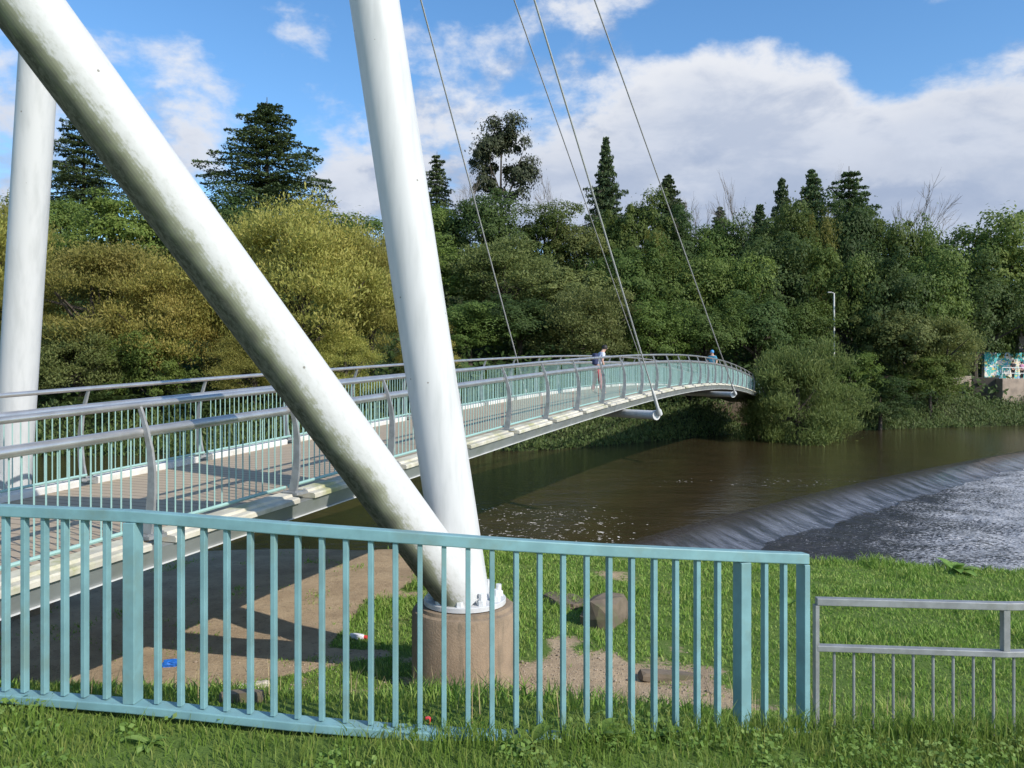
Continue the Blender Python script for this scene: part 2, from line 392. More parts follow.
def terrain():
    xs = np.concatenate([np.array([-900, -500, -300, -200, -150, -120, -100, -80]), np.arange(-70, -9, 2.), np.arange(-9, 11, .14), np.arange(11, 70, 2.), np.array([72, 85, 100, 120, 150, 200, 300, 500, 900])])
    ys = np.concatenate([np.array([-300, -100, -40, -15, -5, 0, 2]), np.arange(3, 18, .14), np.arange(18, 36, 2), np.arange(36, 80, 1.), np.arange(80, 130, 4.), np.array([132, 150, 200, 300, 500, 900, 1500])])
    X, Y = np.meshgrid(xs, ys); Z = ground(X, Y)
    V = np.stack([X, Y, Z], -1).reshape(-1, 3); nx = len(xs); ny = len(ys)
    i = np.arange(nx-1)[None, :]+np.arange(ny-1)[:, None]*nx
    Q = np.stack([i, i+1, i+nx+1, i+nx], -1).reshape(-1)
    me = fastmesh('ground', V, Q, np.full((nx-1)*(ny-1), 4), M['ground'])
    a = me.attributes.new('bare', 'FLOAT', 'POINT'); a.data.foreach_set('value', bare(V[:, 0], V[:, 1]).astype(np.float32))
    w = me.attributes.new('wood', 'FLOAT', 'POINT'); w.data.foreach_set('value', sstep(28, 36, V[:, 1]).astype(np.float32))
    me.polygons.foreach_set('use_smooth', np.ones(len(me.polygons), bool))
    tag(link('ground', me), kind='structure')
terrain()

# ------------------------------------------------------------------ water
WL, WLOW = -3.6, -4.06
C0 = np.array([-1.2, 13.9]); CD = np.array([.70, .714]); CD = CD/np.linalg.norm(CD); CN = np.array([CD[1], -CD[0]])
CLEN = 64
def crest(s):
    p = C0+CD*s; return p+CN*(-.8*math.sin(min(s, 40)/40*math.pi))
def water():
    cs = [crest(s) for s in np.linspace(0, CLEN, 60)]
    V = [(p[0], p[1], WL) for p in cs]+[(70, 140, WL), (-300, 140, WL), (-300, 12, WL), (-8, 12, WL)]
    mb = MB().add(V, [tuple(range(len(V)))]); tag(mb.build('river_pool', M['pool']), kind='structure')
    prof = [(0, 0), (.15, -.015), (.35, -.06), (.6, -.14), (.85, -.235), (1.1, -.33), (1.35, -.41), (1.6, -.47), (2.0, -.54)]
    V = []; UV = []
    ss = np.linspace(0, CLEN, 200)
    for s in ss:
        p = crest(s)
        for (d, z) in prof:
            q = p+CN*d; V.append((q[0], q[1], WL+z)); UV.append((s, d))
    n = len(prof); Fc = [(i*n+j, i*n+j+1, (i+1)*n+j+1, (i+1)*n+j) for i in range(len(ss)-1) for j in range(n-1)]
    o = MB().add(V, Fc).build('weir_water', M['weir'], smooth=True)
    uv = o.data.uv_layers.new(name='UVMap')
    for l in o.data.loops: uv.data[l.index].uv = UV[l.vertex_index]
    tag(o, kind='structure')
    V = []
    cs = [crest(s)+CN*3.9 for s in np.linspace(-3, CLEN, 40)]
    # subdivided sheet for the rapids with real low waves
    xs = np.concatenate([np.arange(-1, 32, .16), np.arange(32, 120, 4.)]); ys = np.concatenate([np.arange(8, 40, .16), np.arange(40, 100, 4.)])
    X, Y = np.meshgrid(xs, ys)
    Z = WLOW+.13*(vnoise(X, Y, 1.4, 8)-.5)+.10*(vnoise(X, Y*1.3, .62, 9)-.5)+.05*(vnoise(X, Y, .3, 10)-.5)
    Vv = np.stack([X, Y, Z], -1).reshape(-1, 3); nx = len(xs)
    i = (np.arange(nx-1)[None, :]+np.arange(len(ys)-1)[:, None]*nx).reshape(-1)
    cx = X.reshape(-1)[i]+.15; cy = Y.reshape(-1)[i]+.15
    off = (cx-C0[0])*CN[0]+(cy-C0[1])*CN[1]
    i = i[off > 1.0]
    Q = np.stack([i, i+1, i+nx+1, i+nx], -1).reshape(-1)
    me = fastmesh('river_rapids', Vv, Q, np.full(len(i), 4), M['lower'])
    me.polygons.foreach_set('use_smooth', np.ones(len(me.polygons), bool))
    tag(link('river_rapids', me), kind='structure')
water()

# ------------------------------------------------------------------ the footbridge
LM = 7.33                                                # centre line, metres left of the camera's parallel
_t = np.array([-8, -2, 3.97, 5.24, 9.25, 13.24, 15.2, 17.2, 21.2, 25.2, 29.2, 33.2, 39, 46.5, 52.1, 58])
_h = np.array([-1.12, -.66, -.245, -.145, .089, .347, .468, .58, .78, .969, 1.09, 1.167, 1.19, 1.043, .755, .40])
_pc = np.polyfit(_t, _h, 6)
def HH(t): return float(np.polyval(_pc, t))
def B(t, L, z): x, y = BW(t, L); return np.array([x, y, HH(t)+z])
def sweep(mb, prof, ts, mir=False, cap=True):
    V = []; n = len(prof)
    for t in ts:
        for (L, z) in prof: V.append(B(t, 2*LM-L if mir else L, z))
    Fc = [(i*n+k, i*n+(k+1) % n, (i+1)*n+(k+1) % n, (i+1)*n+k) for i in range(len(ts)-1) for k in range(n)]
    if cap: Fc += [tuple(range(n-1, -1, -1)), tuple((len(ts)-1)*n+k for k in range(n))]
    return mb.add(V, Fc)
def ring(L, z, r, n=8): return [(L+r*math.cos(2*math.pi*k/n), z+r*math.sin(2*math.pi*k/n)) for k in range(n)]
T0, T1 = -6.76, 59.24
TS = np.arange(T0, T1+.01, 1.0)
def bridge():
    root = tag(empty('footbridge', (*BW(T0, LM), HH(T0)-1.3)), 'arched cable-stayed footbridge with teal barred parapets crossing the brown river', 'footbridge')
    bpy.context.view_layer.update()
    root_mi = None
    def bd(mb, name, mat, parent=root, **k):
        return mb.build(name, mat, parent, **k)
    mb = MB(); sweep(mb, [(5.80, -1.25), (8.86, -1.25), (8.86, -1.33), (5.80, -1.33)], TS)
    o = bd(mb, 'deck', M['deck'])
    uv = o.data.uv_layers.new(name='UVMap')
    for l in o.data.loops:
        i = l.vertex_index; uv.data[l.index].uv = (TS[i//4]-T0, (0, 3.06, 3.06, 0)[i % 4])
    sweep(MB(), [(6.2, -1.333), (8.46, -1.333), (7.9, -1.72), (6.76, -1.72)], TS)
    mb = MB(); sweep(mb, [(6.1, -1.333), (8.56, -1.333), (7.95, -1.62), (6.71, -1.62)], TS); bd(mb, 'girder', M['darksteel'])
    posts = [5.24+2*n for n in range(-6, 28)]
    for mir in (False, True):
        mb = MB()
        for a, b in zip(posts[:-1], posts[1:]):
            u = np.linspace(a+.13, b-.13, 5)
            sweep(mb, [(5.50, -1.215), (5.515, -1.20), (5.60, -1.195), (5.61, -1.168), (5.78, -1.165), (5.80, -1.18), (5.797, -1.26), (5.50, -1.255)], u, mir)
        bd(mb, 'kerb', M['kerbfar'] if mir else M['kerb'])
        mb = MB(); sweep(mb, [(5.53, -1.263), (5.797, -1.263), (5.797, -1.40), (5.60, -1.425)], TS, mir); bd(mb, 'edge_beam', M['fascia'])
        mb = MB(); sweep(mb, [(5.58, -1.427), (5.80, -1.427), (5.80, -1.436), (5.58, -1.436)], TS, mir); bd(mb, 'beam_flange', M['flange'])
        rs = np.arange(T0, T1+.01, .5)
        mb = MB(); sweep(mb, ring(5.80, -.03, .030, 10), rs, mir); bd(mb, 'handrail', M['steel'], smooth=True)
        mb = MB(); sweep(mb, ring(5.775, -.268, .047, 12), rs, mir); bd(mb, 'leaning_rail', M['steel'], smooth=True)
        for a, b in zip(posts[:-1], posts[1:]):
            mb = MB(); u = np.linspace(a+.03, b-.03, 4)
            sweep(mb, ring(5.785, -1.12, .019, 6), u, mir)
            for k in range(1, 20):
                t = a+.1*k; Lb = 2*LM-5.785 if mir else 5.785
                p0 = B(t, Lb, -1.11); p1 = B(t, Lb, -.30)
                mb.tube([p0, p1], .0075, 5, False)
            bd(mb, 'barred_panel', M['tealthin'])
        # outward-bowed posts
        cl = [(-1.16, .10, .055), (-1.0, .135, .048), (-.8, .155, .042), (-.6, .157, .037), (-.42, .135, .031), (-.25, .09, .025), (-.1, .035, .02), (-.03, .005, .017)]
        first = None
        for t in posts:
            mb = MB(); V = []; hw = .013
            for z, o_, w in cl:
                for sL, st in ((-1, -1), (1, -1), (1, 1), (-1, 1)):
                    L = 5.80-o_+sL*w; L = 2*LM-L if mir else L
                    x, y = BW(t+st*hw, L); V.append((x, y, HH(t)+z))
            m = len(cl)
            Fc = [(i*4+k, i*4+(k+1) % 4, (i+1)*4+(k+1) % 4, (i+1)*4+k) for i in range(m-1) for k in range(4)]+[(3, 2, 1, 0), tuple((m-1)*4+k for k in range(4))]
            mb.add(V, Fc)
            po = bd(mb, 'post', M['galv'])
            Lc = 5.68; Lc = 2*LM-Lc if mir else Lc
            c = B(t, Lc, -1.178)
            mb = MB().box(c, np.array([ST, CT, 0])*.10, np.array([CT, -ST, 0])*.11, (0, 0, .014))
            for dt in (-.07, .07):
                for dl in (-.08, .08):
                    mb.box(B(t+dt, Lc+dl, -1.155), (.012, 0, 0), (0, .012, 0), (0, 0, .012))
            mb.build('base_plate', M['galv'], po)
    # tubes under the deck that carry the cables
    for (ta, La, za), (tb, Lb, zb) in OUT:
        xa, ya = BW(ta, La); xb, yb = BW(tb, Lb)
        a = np.array([xa, ya, za]); b = np.array([xb, yb, zb]); d = (b-a)/np.linalg.norm(b-a)
        o = bd(MB().tube([a, b], .115, 20), 'cross_tube', M['white'], smooth=True)
        MB().tube([a-d*.06, a-d*.001], .128, 20).build('end_disc', M['white'], o, smooth=True)
        MB().tube([b+d*.001, b+d*.06], .128, 20).build('end_disc', M['white'], o, smooth=True)
    return root
OUT = [((20.4, 4.62, -.80), (23.8, 9.35, -.78)), ((35.1, 4.62, -.45), (40.8, 9.35, -.42))]
bridge()
# abutments (mostly hidden)
def abut(t0, t1, ztop, zb, name, label):
    V = []
    for z in (zb, ztop):
        for t, L in ((t0, 5.3), (t1, 5.3), (t1, 9.4), (t0, 9.4)):
            x, y = BW(t, L); V.append((x, y, z))
    o = MB().add(V, [(3, 2, 1, 0), (4, 5, 6, 7), (0, 1, 5, 4), (1, 2, 6, 5), (2, 3, 7, 6), (3, 0, 4, 7)]).build(name, M['plinth'])
    tag(o, label, 'abutment')
abut(60.5, 64, HH(58)-1.7, -5.5, 'bridge_abutment', 'concrete abutment under the far end of the footbridge')
abut(-9, -6.4, HH(-7)-1.7, -4.5, 'bridge_abutment', 'concrete abutment under the near end of the footbridge')

# ------------------------------------------------------------------ pylon
ZB = 8.5
BN = np.array([-.50, ZB, -2.31]); BF = np.array([-7.10, 11.27, -2.31])
TN = np.array([-3.43, 8.39, 17.2]); TF = np.array([-4.60, 9.2, 17.2])
S0 = np.array([-.46, 8.43, -2.31]); S1 = P(45, 30, 6.1); SA = S0+(S1-S0)*1.93
SF0 = np.array([-7.0, 11.2, -2.31])
def pylon():
    root = tag(empty('bridge_pylon', tuple(BN)), 'white tubular pylon whose upright columns and mossy leaning struts straddle the footbridge', 'pylon')
    bpy.context.view_layer.update()
    for b, tp, s0 in ((BN, TN, S0), (BF, TF, SF0)):
        MB().tube([b+(tp-b)*f for f in np.linspace(0, 1, 6)], [(.268 if b is BN else .24)-.02*f for f in np.linspace(0, 1, 6)], 64).build('column', M['white'], root, smooth=True)
        o = MB().tube([s0+(SA-s0)*f for f in np.linspace(.01, 1, 10)], .258, 64).build('strut', M['mossy'], root, smooth=True)
        if b is BN: o['label'] = 'leaning white strut with green and black algae along its underside'
        fl = MB().lathe(b+np.array([0, 0, -.005]), [(.435, 0), (.435, .045), (.43, .05), (.0, .05)], 64).build('base_flange', M['white'], root, smooth=True)
        # stiffening fins on the flange
        for k in range(10):
            a = 2*math.pi*(k+.35)/10
            c = b+np.array([.365*math.cos(a), .365*math.sin(a), .045])
            mb = MB().tube([c+(0, 0, -.002), c+(0, 0, .05)], .046, 6); mb.tube([c+(0, 0, .05), c+(0, 0, .12)], .03, 8)
            mb.build('bolt', M['bolt'], fl)
    MB().tube([TN, TF], .16, 24).build('crossbeam', M['white'], root, smooth=True)
    MB().tube([SA+(-.2, -.25, 0), SA+(.2, .25, 0)], .34, 24).build('strut_joint', M['white'], root, smooth=True)
pylon()
def plinth(c, label):
    gz = min(G(c[0], c[1]), -3.15)-.35
    h = c[2]-gz-.005
    root = MB().lathe((0, 0, 0), [(.56, 0), (.56, h-.09), (.545, h-.055), (.50, h-.045), (.49, h-.012), (.0, h-.01)], 72)
    o = root.build('concrete_plinth', M['plinth'], smooth=True); o.location = (c[0], c[1], gz)
    tag(o, label, 'plinth')
plinth(BN, 'round weathered concrete plinth under the foot of the nearer pylon legs')
plinth(BF, 'round concrete plinth beyond the footbridge under the farther pylon legs')

# ------------------------------------------------------------------ cables
def cable(top, bot, label, sock=.9, drop=True):
    root = tag(empty('stay_cable', tuple(bot)), label, 'cable', 'stay cables of the footbridge')
    bpy.context.view_layer.update()
    top = np.array(top); bot = np.array(bot); d = (top-bot)/np.linalg.norm(top-bot)
    MB().tube([bot+d*sock*.8, top], .019, 10).build('wire', M['cable'], root, smooth=True)
    MB().tube([bot, bot+d*.12, bot+d*.2, bot+d*sock*.75, bot+d*sock], [.075, .075, .042, .042, .022], 12).build('socket', M['white'], root, smooth=True)
def col_at(b, tp, f): return b+(tp-b)*f
cable(P(202, -1100, 8.35), (*BW(20.4, 4.5), -.78), 'stay cable ending at the nearer end of the first cross tube below the deck')
cable(P(202, -1100, 8.35), (*BW(35.1, 4.5), -.43), 'rightmost stay cable, ending at the second cross tube beside the far person')
cable(P(136, -1064, 9.15), (*BW(23.85, 9.45), -.76), 'leftmost stay cable, going down behind the far parapet right of the upright column')
cable(P(140, -1064, 9.15), (*BW(41.0, 9.45), -.40), 'stay cable going down behind the far parapet to the second cross tube')

# ------------------------------------------------------------------ the foreground fence
FPX = [-260, -120, 0, 133, 300, 400, 500, 600, 742, 805]
FPD = [4.95, 4.78, 4.62, 4.5, 4.40, 4.38, 4.42, 4.52, 4.78, 4.93]
FPY = [496, 500, 504.5, 510, 523.3, 530.5, 538, 544, 550.5, 553]
def fpt(px):
    d = float(np.interp(px, FPX, FPD)); y = float(np.interp(px, FPX, FPY)); return P(px, y, d)
FH = 1.125
def fence():
    root = tag(empty('railing_fence', tuple(fpt(133)-np.array([0, 0, FH]))), 'pale teal painted steel railing with square bars across the grassy foreground', 'railing')
    bpy.context.view_layer.update()
    xs = list(range(-260, 133, 26))+[133]+list(range(165, 800, 32))+[806]
    pts = [fpt(x) for x in xs]
    def rail(zc, hh, hw, name):
        V = []
        for i, p in enumerate(pts):
            d = pts[min(i+1, len(pts)-1)]-pts[max(i-1, 0)]; d[2] = 0; d /= np.linalg.norm(d); nrm = np.array([d[1], -d[0], 0])
            for s, z in ((-1, -1), (1, -1), (1, 1), (-1, 1)):
                V.append(p+nrm*hw*s+np.array([0, 0, zc+z*hh]))
        m = len(pts)
        Fc = [(i*4+k, i*4+(k+1) % 4, (i+1)*4+(k+1) % 4, (i+1)*4+k) for i in range(m-1) for k in range(4)]+[(3, 2, 1, 0), tuple((m-1)*4+k for k in range(4))]
        MB().add(V, Fc).build(name, M['teal'], root, bevel=.006)
    rail(-.032, .032, .036, 'top_rail'); rail(-FH+.024, .024, .054, 'bottom_rail')
    def bar(px, hw, hd, name, top=-.066, bot=-FH+.055, shift=0):
        a, b = fpt(px-6), fpt(px+6); d = b-a; d[2] = 0; d /= np.linalg.norm(d); nrm = np.array([d[1], -d[0], 0]); p = fpt(px)
        c = p+np.array([0, 0, (top+bot)/2])
        mb = MB().box(c, d*hw, nrm*hd, (0, 0, (top-bot)/2)); return mb.build(name, M['teal'], root, bevel=.003)
    for px in (-258, -234, -210, -186, -162, -136, -92, -72, -53, -34, -14, 6, 25, 45, 65, 85, 107, 158, 181, 204, 227, 250.5, 274, 298, 322, 346, 371, 395.5, 420, 444, 468, 492, 516, 539.5, 563, 586.5, 609, 631.5, 654, 675.5, 697, 717.5, 764.5, 783.5):
        bar(px, .0135, .021, 'baluster')
    for px in (-112, 133, 742): bar(px, .034, .046, 'post', -.066, -FH+.049)
    bar(803, .018, .048, 'end_post', -.066, -FH+.049)
fence()
def gfence():
    a = P(816, 0, 4.93); b = P(1005, 0, 4.82); c = P(1200, 0, 4.86)
    ztop, zmid = -1.315, -1.605
    root = tag(empty('low_railing', (a[0], a[1], -2.2)), 'low grey galvanised railing joined to the right end of the teal railing', 'railing')
    bpy.context.view_layer.update()
    a[2] = b[2] = c[2] = 0
    e3 = P(1380, 0, 4.95); e3[2] = 0
    nodes = [a, b, c, e3]
    def seg(z, hh, hd, name):
        V = []
        for i, p in enumerate(nodes):
            d = nodes[min(i+1, 3)]-nodes[max(i-1, 0)]; d = d/np.linalg.norm(d); nrm = np.array([d[1], -d[0], 0])
            for s, q in ((-1, -1), (1, -1), (1, 1), (-1, 1)): V.append(p+nrm*hd*s+np.array([0, 0, z+q*hh-.02*i*0]))
        m = 4
        Fc = [(i*4+k, i*4+(k+1) % 4, (i+1)*4+(k+1) % 4, (i+1)*4+k) for i in range(m-1) for k in range(4)]+[(3, 2, 1, 0), (12, 13, 14, 15)]
        MB().add(V, Fc).build(name, M['galv'], root, bevel=.004)
    seg(ztop-.022, .022, .027, 'top_rail'); seg(zmid-.018, .018, .027, 'middle_rail')
    MB().box(a+np.array([.0, .0, (ztop-2.5)/2-.022]), (.012, 0, 0), (0, .026, 0), (0, 0, (ztop+2.5)/2-.023)).build('end_post', M['galv'], root, bevel=.002)
    for p in (b, c):
        MB().box(p+np.array([0, 0, (ztop-.044+zmid)/2]), (.02, 0, 0), (0, .022, 0), (0, 0, (ztop-.044-zmid)/2)).build('short_post', M['galv'], root, bevel=.003)
    L = [a, b, c, e3]; k = 0
    px = 834.5
    while px < 1370:
        # intersect pixel column with the plan line
        for p, q in zip(L[:-1], L[1:]):
            xa, xb = 512+F*p[0]/p[1], 512+F*q[0]/q[1]
            if xa <= px <= xb:
                s = (px-xa)/(xb-xa); pt = p+(q-p)*s
                MB().tube([pt+np.array([0, 0, zmid-.036]), pt+np.array([0, 0, -2.45])], .0088, 8).build('baluster', M['galv'], root, smooth=True)
        px += 19.9
gfence()

# ------------------------------------------------------------------ stones, litter
def chunk(c, r, seed, name, label, cat, mat, parent=None, rot=0, n=2, rough=.22):
    rg = random.Random(seed)
    bpyme = None
    import bmesh
    bm = bmesh.new(); bmesh.ops.create_cube(bm, size=2)
    bmesh.ops.subdivide_edges(bm, edges=bm.edges[:], cuts=n, use_grid_fill=True)
    for v in bm.verts:
        k = Vector((rg.uniform(-1, 1), rg.uniform(-1, 1), rg.uniform(-1, 1)))*rough*.5
        l = max(1., v.co.length/1.35); v.co = v.co/l+k*.6
        v.co = Vector((v.co.x*r[0], v.co.y*r[1], v.co.z*r[2]))
    me = bpy.data.meshes.new(name); bm.to_mesh(me); bm.free(); me.materials.append(mat)
    o = link(name, me, None, c); o.rotation_euler = (rg.uniform(-.1, .1), rg.uniform(-.1, .1), rot)
    tag(o, label, cat); return o
def gp(px, py):                              # point where the pixel's ray meets the ground
    for Y in np.arange(4.2, 30, .02):
        p = P(px, py, Y)
        if G(p[0], p[1]) >= p[2]: return p
    return P(px, py, 9)
q = gp(606, 626); chunk((q[0]+.03, q[1]+.25, q[2]-.02), (.24, .42, .33), 3, 'concrete_block', 'tilted brown concrete block rising from the grass right of the plinth', 'rubble', M['rock'], rot=-.5, rough=.35)
q = gp(566, 606); chunk((q[0], q[1]+.2, q[2]-.02), (.24, .42, .10), 5, 'concrete_slab', 'flat broken concrete slab lying between the plinth and the tilted block', 'rubble', M['rock'], rot=.4)
q = gp(672, 680); chunk((q[0], q[1]+.05, q[2]-.0), (.36, .10, .07), 6, 'kerb_stone', 'long low brown kerb stone half buried in grass behind the railing', 'rubble', M['rock'], rot=.05)
q = gp(252, 690); chunk((q[0], q[1], q[2]+.04), (.16, .05, .035), 7, 'crushed_carton', 'crushed cream carton lying in the grass behind the teal railing', 'litter', M['card'], rot=.35, n=3, rough=.4)
q = gp(236, 700); chunk((q[0]+.05, q[1]-.05, q[2]+.03), (.13, .05, .045), 17, 'broken_brick', 'pinkish broken brick in the grass just nearer than the carton', 'rubble', M['rock'], rot=.2)
q = gp(171, 666); chunk((q[0], q[1], q[2]+.03), (.085, .05, .035), 8, 'blue_wrapper', 'crumpled bright blue wrapper on the bare ground by the shadow', 'litter', M['blue'], rot=.2, n=3, rough=.6)
q = gp(357, 639); o = chunk((q[0], q[1], q[2]+.035), (.09, .035, .03), 9, 'drink_bottle', 'small white and red plastic bottle lying at the edge of the plinth shadow', 'litter', M['plasticw'], rot=-.1, n=3, rough=.1)
MB().tube([(.085, 0, 0), (.13, 0, 0)], .022, 10).build('bottle_cap', M['redplastic'], None).parent = o
q = gp(424, 727); chunk((q[0]+.02, q[1]+.02, q[2]+.03), (.016, .016, .018), 10, 'plastic_scrap', 'tiny red plastic piece in the grass below the railing', 'litter', M['redplastic'], n=3, rough=.1)
# loose stones around the plinth : uncountable gravel
def gravel():
    N = 2600; x = rng.normal(0, 1, N)*1.6-.1; y = 8.4+rng.normal(0, .9, N)
    k = (bare(x, y) > .35) & (((x+.5)**2+(y-8.5)**2) > .6**2); x = x[k]; y = y[k]; n = len(x)
    s = rng.uniform(.005, .018, n)*np.where(rng.random(n) < .05, 1.9, 1); z = ground(x, y)+s*.2
    base = np.array([(1, 0, 0), (0, 1, 0), (-1, 0, 0), (0, -1, 0), (0, 0, .7), (0, 0, -.7)], float)
    V = base[None]*s[:, None, None]*rng.uniform(.6, 1.3, (n, 6, 1)); a = rng.uniform(0, 6.28, n)
    X = V[..., 0]*np.cos(a)[:, None]-V[..., 1]*np.sin(a)[:, None]; Y = V[..., 0]*np.sin(a)[:, None]+V[..., 1]*np.cos(a)[:, None]
    V = np.stack([X+x[:, None], Y+y[:, None], V[..., 2]+z[:, None]], -1).reshape(-1, 3)
    t = np.array([(0, 1, 4), (1, 2, 4), (2, 3, 4), (3, 0, 4), (1, 0, 5), (2, 1, 5), (3, 2, 5), (0, 3, 5)])
    L = (t[None]+(np.arange(n)*6)[:, None, None]).reshape(-1)
    me = fastmesh('gravel', V, L, np.full(n*8, 3), simple('gravel_stone', (.38, .30, .22), .95, var=.45, scale=3))
    tag(link('gravel', me), 'loose pale stones and grit on the worn ground around the plinth', 'gravel', kind='stuff')
gravel()

# ------------------------------------------------------------------ grass
def blades(x, y, h, w, lean=.5):
    n = len(x); z = ground(x, y)-.01
    a = rng.uniform(0, 2*math.pi, n); dx, dy = np.cos(a), np.sin(a)
    b = rng.uniform(0, 2*math.pi, n); bx, by = np.cos(b), np.sin(b)
    ln = h*lean*rng.uniform(.1, 1, n)
    P0 = np.stack([x, y, z], -1); wd = np.stack([dx, dy, np.zeros(n)], -1)*(w/2)[:, None]
    bend = np.stack([bx, by, np.zeros(n)], -1)
    P1 = P0+np.stack([np.zeros(n), np.zeros(n), h*.55], -1)+bend*(ln*.3)[:, None]
    P2 = P0+np.stack([np.zeros(n), np.zeros(n), h*rng.uniform(.8, 1, n)], -1)+bend*ln[:, None]
    V = np.stack([P0-wd, P0+wd, P1+wd*.8, P1-wd*.8, P2], 1).reshape(-1, 3)
    i = np.arange(n)[:, None]*5
    L = np.concatenate([i+0, i+1, i+2, i+3, i+3, i+2, i+4], 1).reshape(-1)
    sz = np.tile([4, 3], n)
    return V, L, sz
def join(parts):
    Vs, Ls, Ss, o = [], [], [], 0
    for V, L, s in parts: Vs.append(V); Ls.append(L+o); Ss.append(s); o += len(V)
    return np.concatenate(Vs), np.concatenate(Ls), np.concatenate(Ss)
def fence_y(x):
    xs = [fpt(p)[0] for p in FPX]; ys = [fpt(p)[1] for p in FPX]; return np.interp(x, xs+[5], ys+[4.85])
def grass():
    parts = []
    # foreground strip on the camera side and at the fence foot
    n = 52000; x = rng.uniform(-4.0, 4.2, n); y = rng.uniform(3.2, 5.35, n)
    d = y-fence_y(x)
    dens = vnoise(x, y, .35, 11)
    hmax = .045+.055*vnoise(x, y, .25, 12)+.085*np.exp(-((d+.13)/.13)**2)*sstep(-.9, .1, x)*(.4+.9*vnoise(x, y, .12, 14))
    hmax = hmax+.04*sstep(.8, 2.4, x)*np.exp(-((d+.1)/.35)**2); hmax = np.where(d > .03, hmax*.6, hmax)
    hmax = np.where((x < -.9) & (d < 0.02) & (d > -.1), hmax*.5, hmax)
    keep = rng.random(n) < .35+.9*dens
    x, y, hmax = x[keep], y[keep], hmax[keep]
    parts.append(blades(x, y, hmax*rng.uniform(.6, 1.5, len(x)), rng.uniform(.004, .009, len(x)), .8))
    V, L, S = join(parts)
    tag(link('foreground_grass', fastmesh('foreground_grass', V, L, S, M['grass'])), 'unmown green grass along the foot of the railings', 'grass', kind='stuff')
    parts = []
    n = 270000; x = rng.uniform(-7, 12, n); y = rng.uniform(4.9, 16.2, n)
    vis = np.abs(x/y) < .78
    b = bare(x, y); pn = vnoise(x, y, .5, 20)*.6+vnoise(x, y, .18, 21)*.4
    keep = vis & (rng.random(n) < np.clip(1.25-b*1.25, .0, 1)*(.25+1.1*pn)*np.where(y < 8, .8, 1)) & (y < ynear(x)+.8) & ~((b > .3) & (pn < .5))
    keep &= ((x+.5)**2+(y-8.5)**2) > .62**2
    x, y, b = x[keep], y[keep], b[keep]
    h = (.025+.06*vnoise(x, y, .45, 22)+.13*sstep(.55, .85, vnoise(x, y, 1.1, 23))*vnoise(x, y, .2, 25))*(1-.5*b)
    h = h*(1-.6*sstep(6.0, 6.6, y)*sstep(8.4, 8.0, y)*sstep(2.4, 1.2, np.abs(x)))
    h = h+.10*sstep(.6, .0, np.abs(y-ynear(x)-.1))*vnoise(x, y, .3, 24)
    parts.append(blades(x, y, h*rng.uniform(.6, 1.5, len(x)), rng.uniform(.007, .015, len(x))*(.6+y/16), .9))
    V, L, S = join(parts)
    tag(link('bank_grass', fastmesh('bank_grass', V, L, S, M['grassdry'])), 'patchy green grass on the riverbank behind the railings', 'grass', kind='stuff')
    # low clover and plantain leaves through the foreground turf
    n = 26000; x = rng.uniform(-4, 4.2, n); y = rng.uniform(3.3, 5.6, n); k = vnoise(x, y, .28, 50)*.6+vnoise(x, y, .09, 51)*.4 > .54; k &= y < fence_y(x)+.15; x, y = x[k], y[k]; n = len(x)
    c = np.stack([x, y, ground(x, y)+rng.uniform(.01, .075, n)], -1); sz = rng.uniform(.007, .020, n)
    V = cards(c, np.tile([0, -.3, 1.], (n, 1))+rng.normal(size=(n, 3))*.5, sz, sz*.75)
    tag(link('low_weeds', quadmesh('low_weeds', V, M['dock'])), 'low clover and small round leaves growing through the foreground turf', 'weeds', kind='stuff')
    # tall dry stems
    n = 260; x = rng.uniform(-3, 5, n); y = fence_y(x)+rng.uniform(.1, 2.4, n)
    V, L, S = blades(x, y, rng.uniform(.15, .34, n), np.full(n, .005), .35)
    tag(link('dry_stems', fastmesh('dry_stems', V, L, S, simple('dry_stem', (.42, .34, .18), .9))), 'thin straw coloured dry stems standing in the bank grass', 'grass', kind='stuff')
def leafplant(c, n, size, seed, label, up=.5, name='dock_plant', grp=None):
    rg = random.Random(seed); mb = MB()
    for k in range(n):
        a = rg.uniform(0, 6.28); l = size*rg.uniform(.6, 1.1); w = l*rg.uniform(.16, .24); e = rg.uniform(.25, 1.15)*up+.15
        d = np.array([math.cos(a), math.sin(a), 0]); s = np.array([-math.sin(a), math.cos(a), 0]); V = []
        m = 6
        for i in range(m+1):
            f = i/m; r = l*(f*math.cos(e)); z = l*(f*math.sin(e)*1.1-f*f*.35*1.0); ww = w*math.sin(math.pi*min(1, f*.93+.07))**.8*(1-.2*f)
            mid = np.array([0, 0, .0])+d*r+np.array([0, 0, z+.01])
            V += [mid-s*ww+(0, 0, ww*.25), mid, mid+s*ww+(0, 0, ww*.25)]
        Fc = [(i*3+j, i*3+j+1, i*3+j+4, i*3+j+3) for i in range(m) for j in range(2)]
        mb.add(V, Fc)
    o = mb.build(name, M['dock'], smooth=True); o.location = c; tag(o, label, 'plant', grp); return o
docks = [(592, 742, .26, 12, 'broad leaved dock plant in the grass near the middle of the railing'), (530, 745, .20, 9, 'low leafy plant in the foreground grass below the middle balusters'), (150, 745, .15, 9, 'small leafy weed in the foreground grass near the left post'), (660, 738, .16, 10, 'leafy weed at the foot of the railing left of the wide right post'), (893, 562, .55, 12, 'large leaved riverside plant on the bank edge above the low railing'), (955, 571, .5, 10, 'leafy plant on the bank edge near the right side of the photo'), (790, 605, .2, 8, 'small weed in the bank grass seen between the last balusters')]
for i, (px, py, s, n, lb) in enumerate(docks):
    q = gp(px, py); leafplant((q[0], q[1], G(q[0], q[1])-.01), n, s, 40+i, lb, .6)

